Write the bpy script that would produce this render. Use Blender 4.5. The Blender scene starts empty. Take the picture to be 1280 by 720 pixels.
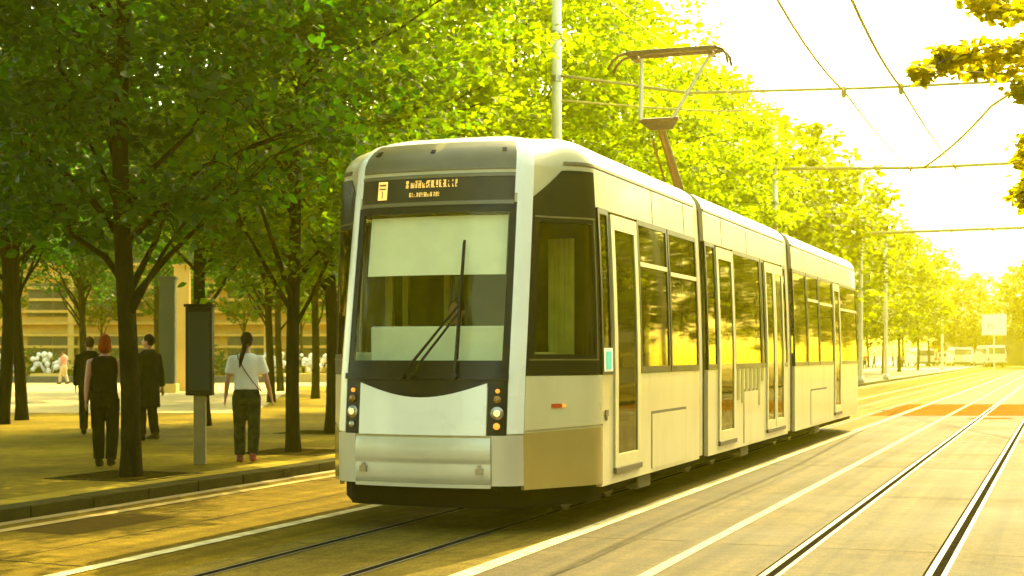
import bpy, math, random
import numpy as np
from mathutils import Vector, Matrix, noise as mnoise
random.seed(7)
RNG = np.random.default_rng(11)
R = math.radians
scene = bpy.context.scene
COL = scene.collection

# ------------------------------------------------------------------ camera geometry
CAM_H = 1.6
YAW = R(20.3)
FPX = 1865.0
FWD = Vector((-math.sin(YAW), math.cos(YAW), 0))
RGT = Vector((math.cos(YAW), math.sin(YAW), 0))
def W(depth, lat, z=0.0):
    """street position given as metres ahead of and metres to the right of the photographer"""
    p = FWD * depth + RGT * lat
    return Vector((p.x, p.y, z))

# ------------------------------------------------------------------ materials
MATS = {}
def nodes_of(name):
    m = bpy.data.materials.new(name)
    m.use_nodes = True
    nt = m.node_tree
    return m, nt, nt.nodes, nt.links, nt.nodes['Principled BSDF']

def setin(b, key, val):
    if key in b.inputs: b.inputs[key].default_value = val

def mat(name, color, rough=0.5, metal=0.0, var=0.12, scale=6.0, bump=0.0, bscale=40.0, coat=0.0, emit=None, estr=0.0,
        dirt=0.0, spec=0.5, stretch=(1, 1, 1)):
    if name in MATS: return MATS[name]
    m, nt, N, L, b = nodes_of(name)
    tc = N.new('ShaderNodeTexCoord'); mp = N.new('ShaderNodeMapping'); mp.inputs['Scale'].default_value = stretch
    L.new(tc.outputs['Object'], mp.inputs['Vector'])
    nz = N.new('ShaderNodeTexNoise'); nz.inputs['Scale'].default_value = scale; nz.inputs['Detail'].default_value = 6
    L.new(mp.outputs['Vector'], nz.inputs['Vector'])
    cr = N.new('ShaderNodeValToRGB')
    c = color
    cr.color_ramp.elements[0].position = 0.3; cr.color_ramp.elements[1].position = 0.72
    cr.color_ramp.elements[0].color = (c[0]*(1-var), c[1]*(1-var), c[2]*(1-var), 1)
    cr.color_ramp.elements[1].color = (min(1, c[0]*(1+var)), min(1, c[1]*(1+var)), min(1, c[2]*(1+var)), 1)
    L.new(nz.outputs['Fac'], cr.inputs['Fac'])
    out = cr.outputs['Color']
    if dirt > 0:
        n2 = N.new('ShaderNodeTexNoise'); n2.inputs['Scale'].default_value = 2.2; n2.inputs['Detail'].default_value = 8
        mp2 = N.new('ShaderNodeMapping'); mp2.inputs['Scale'].default_value = (1.5, 1.5, .45)
        L.new(tc.outputs['Object'], mp2.inputs['Vector']); L.new(mp2.outputs['Vector'], n2.inputs['Vector'])
        r2 = N.new('ShaderNodeValToRGB'); r2.color_ramp.elements[0].position = .45; r2.color_ramp.elements[1].position = .75
        r2.color_ramp.elements[0].color = (0, 0, 0, 1); r2.color_ramp.elements[1].color = (dirt, dirt, dirt, 1)
        L.new(n2.outputs['Fac'], r2.inputs['Fac'])
        mx = N.new('ShaderNodeMix'); mx.data_type = 'RGBA'
        L.new(r2.outputs['Color'], mx.inputs['Factor']); L.new(out, mx.inputs['A'])
        mx.inputs['B'].default_value = (c[0]*.5+.02, c[1]*.45+.015, c[2]*.35+.01, 1)
        out = mx.outputs['Result']
    L.new(out, b.inputs['Base Color'])
    mr = N.new('ShaderNodeMapRange'); mr.inputs['To Min'].default_value = max(.02, rough*.8); mr.inputs['To Max'].default_value = min(1, rough*1.2)
    L.new(nz.outputs['Fac'], mr.inputs['Value']); L.new(mr.outputs['Result'], b.inputs['Roughness'])
    b.inputs['Metallic'].default_value = metal
    setin(b, 'Coat Weight', coat); setin(b, 'Coat Roughness', .08); setin(b, 'Specular IOR Level', spec)
    if bump > 0:
        n3 = N.new('ShaderNodeTexNoise'); n3.inputs['Scale'].default_value = bscale; n3.inputs['Detail'].default_value = 5
        L.new(tc.outputs['Object'], n3.inputs['Vector'])
        bp = N.new('ShaderNodeBump'); bp.inputs['Strength'].default_value = bump; bp.inputs['Distance'].default_value = .02
        L.new(n3.outputs['Fac'], bp.inputs['Height']); L.new(bp.outputs['Normal'], b.inputs['Normal'])
    if emit:
        b.inputs['Emission Color'].default_value = (*emit, 1); b.inputs['Emission Strength'].default_value = estr
    MATS[name] = m
    return m

def glass_mat(name, tint, gloss=.12, rough=.03, body=(0.01, .01, .008), opaque=.25):
    m, nt, N, L, b = nodes_of(name)
    N.remove(b)
    out = N['Material Output']
    tr = N.new('ShaderNodeBsdfTransparent'); tr.inputs['Color'].default_value = (*tint, 1)
    df = N.new('ShaderNodeBsdfDiffuse'); df.inputs['Color'].default_value = (*body, 1)
    gl = N.new('ShaderNodeBsdfGlossy'); gl.inputs['Roughness'].default_value = rough; gl.inputs['Color'].default_value = (.85, .76, .38, 1)
    m1 = N.new('ShaderNodeMixShader'); m1.inputs['Fac'].default_value = opaque
    L.new(tr.outputs[0], m1.inputs[1]); L.new(df.outputs[0], m1.inputs[2])
    lw = N.new('ShaderNodeFresnel'); lw.inputs['IOR'].default_value = 1.5
    ad = N.new('ShaderNodeMath'); ad.operation = 'ADD'; ad.inputs[1].default_value = gloss*.3; ad.use_clamp = True
    L.new(lw.outputs[0], ad.inputs[0])
    ge = N.new('ShaderNodeNewGeometry'); io = N.new('ShaderNodeMath'); io.operation = 'MULTIPLY_ADD'; io.inputs[1].default_value = -.8333; io.inputs[2].default_value = 1.5
    L.new(ge.outputs['Backfacing'], io.inputs[0]); L.new(io.outputs[0], lw.inputs['IOR'])
    nz = N.new('ShaderNodeTexNoise'); nz.inputs['Scale'].default_value = 1.2
    tc = N.new('ShaderNodeTexCoord'); L.new(tc.outputs['Object'], nz.inputs['Vector'])
    bp = N.new('ShaderNodeBump'); bp.inputs['Strength'].default_value = .06; bp.inputs['Distance'].default_value = .02
    L.new(nz.outputs['Fac'], bp.inputs['Height']); L.new(bp.outputs['Normal'], gl.inputs['Normal'])
    m2 = N.new('ShaderNodeMixShader')
    L.new(ad.outputs[0], m2.inputs['Fac']); L.new(m1.outputs[0], m2.inputs[1]); L.new(gl.outputs[0], m2.inputs[2])
    L.new(m2.outputs[0], out.inputs['Surface'])
    MATS[name] = m
    return m

def ground_mat(name, c1, c2, rough=.75, streak=True, joints=None, stain=.35, spec=.35):
    m, nt, N, L, b = nodes_of(name)
    tc = N.new('ShaderNodeTexCoord')
    def nzn(scale, st, det=6):
        mp = N.new('ShaderNodeMapping'); mp.inputs['Scale'].default_value = st
        n = N.new('ShaderNodeTexNoise'); n.inputs['Scale'].default_value = scale; n.inputs['Detail'].default_value = det
        L.new(tc.outputs['Object'], mp.inputs['Vector']); L.new(mp.outputs['Vector'], n.inputs['Vector'])
        return n
    base = nzn(.55, (1, 1, 1), 8)
    cr = N.new('ShaderNodeValToRGB'); cr.color_ramp.elements[0].position = .35; cr.color_ramp.elements[1].position = .68
    cr.color_ramp.elements[0].color = (*c1, 1); cr.color_ramp.elements[1].color = (*c2, 1)
    L.new(base.outputs['Fac'], cr.inputs['Fac'])
    col = cr.outputs['Color']
    def mul(col, noise, lo, hi, p0=.35, p1=.65):
        r = N.new('ShaderNodeMapRange'); r.inputs['From Min'].default_value = p0; r.inputs['From Max'].default_value = p1
        r.inputs['To Min'].default_value = lo; r.inputs['To Max'].default_value = hi
        L.new(noise, r.inputs['Value'])
        v = N.new('ShaderNodeVectorMath'); v.operation = 'SCALE'
        L.new(col, v.inputs[0]); L.new(r.outputs['Result'], v.inputs['Scale'])
        return v.outputs['Vector']
    fine = nzn(60, (1, 1, 1), 3)
    col = mul(col, fine.outputs['Fac'], .72, 1.25)
    if streak:
        st = nzn(1.5, (3.0, .05, 1), 4)
        col = mul(col, st.outputs['Fac'], 1-stain, 1.12)
        st2 = nzn(.9, (.25, 2.2, 1), 5)
        col = mul(col, st2.outputs['Fac'], 1-stain*.5, 1.08)
    else:
        st = nzn(.35, (1, 1, 1), 8)
        col = mul(col, st.outputs['Fac'], 1-stain, 1.1)
    midn = nzn(7, (1, 1, 1), 4)
    col = mul(col, midn.outputs['Fac'], .84, 1.12)
    # cracks / sealed seams
    vo = N.new('ShaderNodeTexVoronoi'); vo.feature = 'DISTANCE_TO_EDGE'; vo.inputs['Scale'].default_value = .33
    wn = nzn(2.0, (1, 1, 1), 5)
    ad = N.new('ShaderNodeVectorMath'); ad.operation = 'ADD'
    sc = N.new('ShaderNodeVectorMath'); sc.operation = 'SCALE'; sc.inputs['Scale'].default_value = .6
    L.new(wn.outputs['Color'], sc.inputs[0]); L.new(sc.outputs[0], ad.inputs[0]); L.new(tc.outputs['Object'], ad.inputs[1])
    L.new(ad.outputs[0], vo.inputs['Vector'])
    col = mul(col, vo.outputs['Distance'], .72, 1.0, .0, .010)
    if joints:
        br = N.new('ShaderNodeTexBrick'); br.inputs['Scale'].default_value = 1.0
        br.inputs['Brick Width'].default_value = joints[0]; br.inputs['Row Height'].default_value = joints[1]
        br.inputs['Mortar Size'].default_value = .012; br.inputs['Color1'].default_value = (1, 1, 1, 1); br.inputs['Color2'].default_value = (.86, .86, .86, 1)
        br.inputs['Mortar'].default_value = (.45, .45, .45, 1)
        L.new(tc.outputs['Object'], br.inputs['Vector'])
        mm = N.new('ShaderNodeMix'); mm.data_type = 'RGBA'; mm.blend_type = 'MULTIPLY'; mm.inputs['Factor'].default_value = 1
        L.new(col, mm.inputs['A']); L.new(br.outputs['Color'], mm.inputs['B']); col = mm.outputs['Result']
    L.new(col, b.inputs['Base Color'])
    rr = N.new('ShaderNodeMapRange'); rr.inputs['To Min'].default_value = rough-.15; rr.inputs['To Max'].default_value = min(1, rough+.12)
    L.new(base.outputs['Fac'], rr.inputs['Value']); L.new(rr.outputs['Result'], b.inputs['Roughness'])
    setin(b, 'Specular IOR Level', spec)
    bp = N.new('ShaderNodeBump'); bp.inputs['Strength'].default_value = .35; bp.inputs['Distance'].default_value = .01
    L.new(fine.outputs['Fac'], bp.inputs['Height']); L.new(bp.outputs['Normal'], b.inputs['Normal'])
    MATS[name] = m
    return m

def leaf_mat(name, c1, c2, trans=.5):
    m, nt, N, L, b = nodes_of(name)
    ge = N.new('ShaderNodeNewGeometry'); oi = N.new('ShaderNodeObjectInfo')
    cr = N.new('ShaderNodeValToRGB'); cr.color_ramp.elements[0].color = (*c1, 1); cr.color_ramp.elements[1].color = (*c2, 1)
    L.new(ge.outputs['Random Per Island'], cr.inputs['Fac'])
    tc = N.new('ShaderNodeTexCoord'); nz = N.new('ShaderNodeTexNoise'); nz.inputs['Scale'].default_value = .8
    L.new(tc.outputs['Object'], nz.inputs['Vector'])
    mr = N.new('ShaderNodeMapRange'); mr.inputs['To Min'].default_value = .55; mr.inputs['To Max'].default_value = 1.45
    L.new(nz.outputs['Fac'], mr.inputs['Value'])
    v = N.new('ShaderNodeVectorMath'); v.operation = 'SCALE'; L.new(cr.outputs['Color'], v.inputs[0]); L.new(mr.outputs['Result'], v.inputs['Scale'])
    L.new(v.outputs[0], b.inputs['Base Color']); b.inputs['Roughness'].default_value = .5; setin(b, 'Specular IOR Level', .15)
    tl = N.new('ShaderNodeBsdfTranslucent')
    v2 = N.new('ShaderNodeVectorMath'); v2.operation = 'MULTIPLY'; v2.inputs[1].default_value = (4.2, 3.6, .6)
    L.new(v.outputs[0], v2.inputs[0]); L.new(v2.outputs[0], tl.inputs['Color'])
    mx = N.new('ShaderNodeMixShader'); mx.inputs['Fac'].default_value = trans
    L.new(b.outputs[0], mx.inputs[1]); L.new(tl.outputs[0], mx.inputs[2])
    L.new(mx.outputs[0], N['Material Output'].inputs['Surface'])
    MATS[name] = m
    return m

M_WHITE = mat('tram_white', (.86, .85, .78), .28, var=.04, scale=1.5, coat=.5, dirt=.16)
M_CREAM = mat('tram_cream', (.54, .47, .26), .32, var=.06, scale=1.5, coat=.3, dirt=.32)
M_TAUPE = mat('tram_taupe', (.46, .34, .11), .25, metal=.2, var=.08, scale=2, coat=.6, dirt=.15)
M_SILVER = mat('tram_silver', (.60, .56, .46), .36, metal=.25, var=.06, scale=2, coat=.6, dirt=.15)
M_GREYTOP = mat('tram_grey_top', (.14, .12, .06), .35, metal=.1, var=.08, coat=.2, dirt=.1)
M_BLACK = mat('tram_black', (.010, .009, .004), .3, var=.2, spec=.25)
M_DARKBOX = mat('dark_underframe', (.008, .007, .003), .9, var=.3, spec=.05)
M_RUBBER = mat('rubber', (.015, .014, .012), .7, var=.2)
M_BELLOWS = mat('bellows', (.06, .055, .045), .75, var=.25, bump=.3)
M_STEEL = mat('steel', (.42, .40, .36), .32, metal=.9, var=.15, scale=20)
M_RAIL = mat('rail_steel', (.13, .105, .045), .5, spec=.25, metal=.0, var=.15, scale=8, stretch=(4, .2, 1))
M_GROOVE = mat('rail_groove', (.012, .010, .006), .95, var=.3, spec=.0)
M_PANTO = mat('pantograph_brown', (.16, .09, .03), .5, metal=.4, var=.2)
M_PANTO_L = mat('pantograph_light', (.62, .58, .45), .4, metal=.3, var=.1)
M_BLIND = mat('blind_fabric', (.88, .90, .68), .8, var=.05)
M_DASH = mat('cab_dash', (.74, .78, .56), .6, var=.06)
M_INT = mat('interior_panel', (.42, .42, .30), .6, var=.08)
M_SEAT = mat('seat_cloth', (.10, .11, .05), .85, var=.3, scale=20)
M_LAMP = mat('headlamp_lit', (1, .7, .25), .3, emit=(1, .55, .12), estr=.36)
M_AMBER = mat('indicator_amber', (.8, .25, .03), .3, emit=(1, .30, .03), estr=.18)
M_AMBERLED = mat('amber_led', (.9, .5, .1), .4, emit=(1, .62, .14), estr=.16)
M_DISP = mat('display_black', (.035, .026, .008), .3, var=.2, spec=.3)
M_TEAL = mat('teal_sticker', (.02, .55, .55), .4, var=.05)
M_STICK = mat('white_sticker', (.8, .8, .75), .4, var=.03)
M_RED = mat('red_marker', (.55, .06, .02), .35, var=.1)
G_FRONT = glass_mat('windscreen_glass', (.94, .95, .86), .02, opaque=.02)
G_SIDE = glass_mat('side_glass', (.34, .33, .13), .03, opaque=.25, body=(.03, .024, .003))
G_CAB = glass_mat('cab_glass', (.62, .60, .28), .03, opaque=.12, body=(.03, .026, .004))

M_GROUND = ground_mat('ground_asphalt', (.12, .09, .04), (.16, .12, .06), streak=False, spec=.15)
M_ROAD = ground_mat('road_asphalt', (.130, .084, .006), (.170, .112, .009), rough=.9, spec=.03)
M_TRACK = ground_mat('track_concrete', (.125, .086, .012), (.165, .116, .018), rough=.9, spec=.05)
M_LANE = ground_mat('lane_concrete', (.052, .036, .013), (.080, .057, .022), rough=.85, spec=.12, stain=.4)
M_PAVE = ground_mat('pavement_slabs', (.19, .13, .006), (.26, .18, .010), streak=False, spec=.02, joints=(.6, .6), stain=.5)  # blotch contrast raised to carry sun dapples besides the stains
M_KERB = mat('kerb_shaded_stone', (.040, .034, .006), .95, var=.18, scale=5, bump=.4, dirt=.3, spec=.03)  # stone tone darkened to hold the shade of the kerb face
M_PAINT = mat('road_paint', (.50, .43, .24), .9, var=.25, scale=7, dirt=.75, spec=.05)
M_PAINTY = mat('road_paint_yellow', (.30, .20, .04), .9, var=.16, scale=9, dirt=.35)
M_REDBROWN = mat('road_redbrown', (.145, .066, .014), .95, var=.2, scale=4, dirt=.2, spec=.0)
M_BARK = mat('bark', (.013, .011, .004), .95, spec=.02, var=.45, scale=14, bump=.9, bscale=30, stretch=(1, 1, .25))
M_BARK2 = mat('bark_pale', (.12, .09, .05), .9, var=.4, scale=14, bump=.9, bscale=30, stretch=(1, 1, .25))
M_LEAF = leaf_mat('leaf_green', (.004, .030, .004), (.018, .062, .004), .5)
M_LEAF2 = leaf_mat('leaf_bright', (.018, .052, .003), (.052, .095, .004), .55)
M_LEAFM = leaf_mat('leaf_sunny', (.046, .084, .002), (.105, .155, .003), .70)  # same foliage with the sun's glow put into a brighter colour
M_LEAFF = leaf_mat('leaf_haze_yellow', (.034, .060, .001), (.076, .102, .002), .6)  # yellow of the sunlit haze mixed into the leaf colour
M_LEAF3 = leaf_mat('leaf_rust', (.10, .085, .012), (.17, .11, .02), .5)
M_HEDGE = leaf_mat('hedge_leaf', (.02, .05, .008), (.05, .09, .014), .35)
M_POLE = mat('pole_paint', (.78, .74, .56), .45, metal=.2, var=.08, dirt=.2)
M_WIRE = mat('wire_weathered', (.42, .36, .12), .9, var=.1, spec=.1)
M_WALLC = mat('building_cream', (.80, .50, .11), .8, var=.08, scale=.8, dirt=.2)
M_WALLB = mat('building_brown', (.16, .11, .05), .7, var=.15)
M_GLASSD = mat('building_glass', (.05, .05, .04), .12, var=.2)
M_FLOWER = mat('flower_white', (.75, .72, .62), .7, var=.1)
M_DGREEN = mat('dark_green_panel', (.008, .022, .010), .7, var=.2)
M_SKIN = mat('skin', (.42, .22, .13), .55, var=.06)
M_SKIN2 = mat('skin_sunburnt', (.46, .20, .11), .55, var=.06)
M_HAIRD = mat('hair_dark', (.010, .006, .003), .85, spec=.05, var=.4, scale=60, stretch=(1, 1, .2))
M_HAIRR = mat('hair_red', (.22, .035, .006), .85, spec=.05, var=.3, scale=60, stretch=(1, 1, .2))
M_HAIRB = mat('hair_brown', (.06, .03, .010), .85, spec=.05, var=.3, scale=60, stretch=(1, 1, .2))
M_SHIRT = mat('shirt_white', (.74, .72, .64), .85, var=.06, scale=8, bump=.5, bscale=12)
M_TROU = mat('trousers_grey', (.030, .034, .012), .95, spec=.03, var=.6, scale=9, bump=.5, bscale=14)
M_COAT = mat('coat_black', (.006, .006, .003), .95, spec=.02, var=.4, scale=10, bump=.5, bscale=14)
M_COAT2 = mat('coat_charcoal', (.010, .011, .006), .95, spec=.02, var=.4, scale=10, bump=.5, bscale=14)
M_BAG = mat('strap_leather', (.05, .03, .015), .6, var=.2)
M_SHOE = mat('shoe_dark', (.012, .008, .004), .9, spec=.05, var=.2)
M_SHOER = mat('shoe_red', (.22, .03, .015), .5, var=.2)
M_PINK = mat('shirt_pink', (.55, .22, .16), .85, var=.1)
M_CLOTHS = [mat('cloth_rust', (.35, .12, .04), .85), mat('cloth_tan', (.5, .36, .2), .85), mat('cloth_dark', (.03, .03, .02), .85), mat('cloth_pale', (.6, .56, .45), .85)]
M_VAN = mat('van_white', (.78, .78, .74), .3, var=.03, coat=.5, dirt=.15)
M_VGLASS = mat('van_glass', (.12, .13, .13), .08, var=.1)
M_TAIL = mat('tail_lamp', (.5, .03, .02), .3)
M_SIGN = mat('sign_white', (.8, .78, .76), .5, var=.04)
M_SIGNG = mat('sign_grey', (.35, .34, .34), .5, var=.1)
M_DARKB = mat('pavilion_dark', (.012, .016, .006), .6, var=.3)
M_PALEROOF = mat('pavilion_pale_band', (.6, .6, .45), .6, var=.1)
M_TOTEM = mat('totem_black', (.008, .009, .004), .5, spec=.15, var=.3)
M_TOTEMP = mat('totem_pale', (.24, .19, .07), .7, var=.15, dirt=.2)

# ------------------------------------------------------------------ mesh helpers
class MB:
    def __init__(s): s.v = []; s.f = []; s.m = []
    def add(s, vs, fs, mi=0):
        o = len(s.v); s.v += [tuple(v) for v in vs]; s.f += [tuple(i+o for i in f) for f in fs]; s.m += [mi]*len(fs)
        return s
    def box(s, x0, x1, y0, y1, z0, z1, mi=0, rot=None, c=None):
        vs = [Vector((x, y, z)) for z in (z0, z1) for y in (y0, y1) for x in (x0, x1)]
        if rot:
            cc = Vector(c) if c else Vector(((x0+x1)/2, (y0+y1)/2, (z0+z1)/2))
            vs = [cc + rot @ (v-cc) for v in vs]
        return s.add(vs, [(0, 2, 3, 1), (4, 5, 7, 6), (0, 1, 5, 4), (2, 6, 7, 3), (0, 4, 6, 2), (1, 3, 7, 5)], mi)
    def tube(s, pts, rad, n=8, mi=0, rad2=None, up=None, cap=True):
        pts = [Vector(p) for p in pts]
        if not hasattr(rad, '__len__'): rad = [rad]*len(pts)
        if rad2 is None: rad2 = rad
        o = len(s.v)
        prev = None
        for i, p in enumerate(pts):
            t = (pts[min(i+1, len(pts)-1)] - pts[max(i-1, 0)])
            t = t.normalized() if t.length > 1e-9 else Vector((0, 0, 1))
            if up is not None: a = Vector(up)
            elif prev is not None: a = prev
            else: a = Vector((1, 0, 0)) if abs(t.x) < .9 else Vector((0, 1, 0))
            x = (a - t*a.dot(t))
            if x.length < 1e-6: x = t.orthogonal()
            x.normalize(); y = t.cross(x); prev = x
            for k in range(n):
                an = 2*math.pi*k/n
                s.v.append(tuple(p + x*math.cos(an)*rad[i] + y*math.sin(an)*rad2[i]))
        for i in range(len(pts)-1):
            for k in range(n):
                a0 = o+i*n+k; a1 = o+i*n+(k+1) % n
                s.f.append((a0, a1, a1+n, a0+n)); s.m.append(mi)
        if cap:
            s.f.append(tuple(o+k for k in reversed(range(n)))); s.m.append(mi)
            e = o+(len(pts)-1)*n
            s.f.append(tuple(e+k for k in range(n))); s.m.append(mi)
        return s
    def ball(s, c, rx, ry=None, rz=None, n=12, mi=0, rot=None):
        ry = ry or rx; rz = rz or rx; c = Vector(c); o = len(s.v); m = n//2
        for i in range(1, m):
            th = math.pi*i/m
            for k in range(n):
                ph = 2*math.pi*k/n
                v = Vector((rx*math.sin(th)*math.cos(ph), ry*math.sin(th)*math.sin(ph), rz*math.cos(th)))
                if rot: v = rot @ v
                s.v.append(tuple(c+v))
        top = len(s.v); v = Vector((0, 0, rz)); s.v.append(tuple(c+(rot @ v if rot else v)))
        bot = len(s.v); v = Vector((0, 0, -rz)); s.v.append(tuple(c+(rot @ v if rot else v)))
        for i in range(m-2):
            for k in range(n):
                a = o+i*n+k; b = o+i*n+(k+1) % n
                s.f.append((a, a+n, b+n, b)); s.m.append(mi)
        for k in range(n):
            s.f.append((top, o+k, o+(k+1) % n)); s.m.append(mi)
            e = o+(m-2)*n
            s.f.append((bot, e+(k+1) % n, e+k)); s.m.append(mi)
        return s
    def cyl(s, p0, p1, r, n=16, mi=0): return s.tube([p0, p1], r, n, mi)
    def build(s, name, mats, parent=None, smooth=False, bevel=0.0, loc=None, remesh=0.0, autosm=None, subdiv=0):
        me = bpy.data.meshes.new(name)
        me.from_pydata(s.v, [], s.f)
        if not isinstance(mats, (list, tuple)): mats = [mats]
        for mm in mats: me.materials.append(mm)
        if len(mats) > 1: me.polygons.foreach_set('material_index', s.m)
        if smooth: me.polygons.foreach_set('use_smooth', [True]*len(me.polygons))
        me.update()
        ob = bpy.data.objects.new(name, me); COL.objects.link(ob)
        if parent: ob.parent = parent
        if loc: ob.location = loc
        if bevel > 0:
            b = ob.modifiers.new('bevel', 'BEVEL'); b.width = bevel; b.segments = 2; b.limit_method = 'ANGLE'
        if remesh > 0:
            r = ob.modifiers.new('remesh', 'REMESH'); r.mode = 'VOXEL'; r.voxel_size = remesh; r.use_smooth_shade = True
            sm = ob.modifiers.new('smooth', 'SMOOTH'); sm.factor = .5; sm.iterations = 3
            dg = bpy.context.evaluated_depsgraph_get()
            nm = bpy.data.meshes.new_from_object(ob.evaluated_get(dg)); nm.name = name
            ob.modifiers.clear(); ob.data = nm
            if not nm.materials: nm.materials.append(mats[0])
        return ob

def tag(o, label=None, cat=None, group=None, kind=None):
    if label: o['label'] = label
    if cat: o['category'] = cat
    if group: o['group'] = group
    if kind: o['kind'] = kind
    return o
def empty(name, loc=(0, 0, 0), rz=0.0, **k):
    o = bpy.data.objects.new(name, None); COL.objects.link(o); o.location = loc; o.rotation_euler = (0, 0, rz)
    o.empty_display_size = .2
    return tag(o, **k)
def children(o): return [c for c in bpy.data.objects if c.parent == o]
def copy_tree(o, parent=None):
    c = o.copy(); COL.objects.link(c)
    c.parent = parent
    for ch in children(o): copy_tree(ch, c)
    return c

# ------------------------------------------------------------------ ground, road, pavement
def sheet(name, x0, x1, y0, y1, z, m, nx=1, ny=1, kind='structure', poly=None):
    b = MB()
    if poly: b.add([(x, y, z) for x, y in poly], [tuple(range(len(poly)))])
    else: b.add([(x0, y0, z), (x1, y0, z), (x1, y1, z), (x0, y1, z)], [(0, 1, 2, 3)])
    return tag(b.build(name, m), kind=kind)
sheet('ground', -900, 900, -300, 1500, 0, M_GROUND)
sheet('road', -9.43, 5.2, -60, 300, .004, M_ROAD)
sheet('track_bed', -6.15, -4.6+.6, -60, 300, .008, M_TRACK)
# pavement slab and kerb on the left
b = MB().box(-75, -9.75, -30, 62, -.2, .118); tag(b.build('pavement', M_PAVE), kind='structure')
b = MB().box(-75, -9.75, 62, 300, -.2, .114); tag(b.build('plaza', mat('plaza_pale', (.13, .10, .04), .8, var=.1, scale=.6, dirt=.2)), kind='structure')
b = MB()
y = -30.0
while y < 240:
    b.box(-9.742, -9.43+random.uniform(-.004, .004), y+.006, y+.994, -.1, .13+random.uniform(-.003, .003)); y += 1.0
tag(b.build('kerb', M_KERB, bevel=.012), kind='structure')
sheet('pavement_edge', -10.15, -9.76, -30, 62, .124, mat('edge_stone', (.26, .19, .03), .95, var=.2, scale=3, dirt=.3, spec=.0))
b = MB().box(5.5, 40, -30, 300, -.2, .12); tag(b.build('pavement', M_PAVE), kind='structure')
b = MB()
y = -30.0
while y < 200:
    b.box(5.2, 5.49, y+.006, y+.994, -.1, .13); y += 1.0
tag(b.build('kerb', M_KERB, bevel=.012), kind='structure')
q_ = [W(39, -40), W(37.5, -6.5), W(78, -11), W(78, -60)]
b = MB().add([(p.x, p.y, .123) for p in q_], [(0, 1, 2, 3)]); tag(b.build('plaza', mat('plaza_sunlit_stone', (.34, .27, .12), .9, var=.12, scale=.6, dirt=.2, spec=.1)), kind='structure')  # paler sheet, open sunlight on the square put into its colour
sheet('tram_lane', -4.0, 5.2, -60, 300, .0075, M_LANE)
# painted lines (slightly wavering edges, one sheet each)
def line(name, x, w, y0, y1, m, z=.012, x1=None, step=1.0, jitter=.006):
    x1 = x if x1 is None else x1
    b = MB(); vs = []; n = int((y1-y0)/step)
    for i in range(n+1):
        t = i/n; xx = x+(x1-x)*t
        vs += [(xx-w/2+random.uniform(-jitter, jitter), y0+(y1-y0)*t, z), (xx+w/2+random.uniform(-jitter, jitter), y0+(y1-y0)*t, z)]
    b.add(vs, [(2*i, 2*i+1, 2*i+3, 2*i+2) for i in range(n)])
    return tag(b.build(name, m), kind='structure')
line('lane_marking', -6.80, .14, -10, 160, M_PAINT)
line('lane_marking', -4.06, .15, -10, 160, M_PAINT)
line('lane_marking', -2.82, .10, -10, 160, mat('road_paint_worn', (.33, .28, .18), .9, var=.25, scale=9, dirt=.6, spec=.1))
line('gutter_line', -8.98, .15, -10, 120, M_PAINTY)
line('gutter_stones', -9.33, .16, -30, 200, mat('gutter_pale', (.22, .16, .05), .8, var=.2, dirt=.3))
# rails: head strip, groove, guard lip
def track(xc, gauge, z=.012, y0=-30, y1=260, lip=True):
    for sgn in (-1, 1):
        x = xc + sgn*gauge/2
        b = MB()
        b.add([(x-.075, y0, z), (x-.030, y0, z), (x-.030, y1, z), (x-.075, y1, z)], [(0, 1, 2, 3)], 0)
        b.add([(x-.030, y0, z-.002), (x+.034, y0, z-.002), (x+.034, y1, z-.002), (x-.030, y1, z-.002)], [(0, 1, 2, 3)], 1)
        if lip: b.add([(x+.034, y0, z), (x+.070, y0, z), (x+.070, y1, z), (x+.034, y1, z)], [(0, 1, 2, 3)], 0)
        b.add([(x-.095, y0, z-.0015), (x-.075, y0, z-.0015), (x-.075, y1, z-.0015), (x-.095, y1, z-.0015)], [(0, 1, 2, 3)], 1)
        tag(b.build('rail', [M_RAIL, M_GROOVE]), kind='structure')
track(-1.42, 1.12, lip=True)
b = MB()
for sgn in (-1, 1):
    x = -5.32+sgn*.50
    b.add([(x-.035, -30, .014), (x+.035, -30, .014), (x+.035, 260, .014), (x-.035, 260, .014)], [(0, 1, 2, 3)], 0)
    b.add([(x+.035, -30, .013), (x+.055, -30, .013), (x+.055, 260, .013), (x+.035, 260, .013)], [(0, 1, 2, 3)], 1)
    b.add([(x-.055, -30, .013), (x-.035, -30, .013), (x-.035, 260, .013), (x-.055, 260, .013)], [(0, 1, 2, 3)], 1)
tag(b.build('rail', [M_GROOVE, mat('rail_dull', (.13, .12, .10), .55, metal=.4, var=.2)]), kind='structure')
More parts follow.
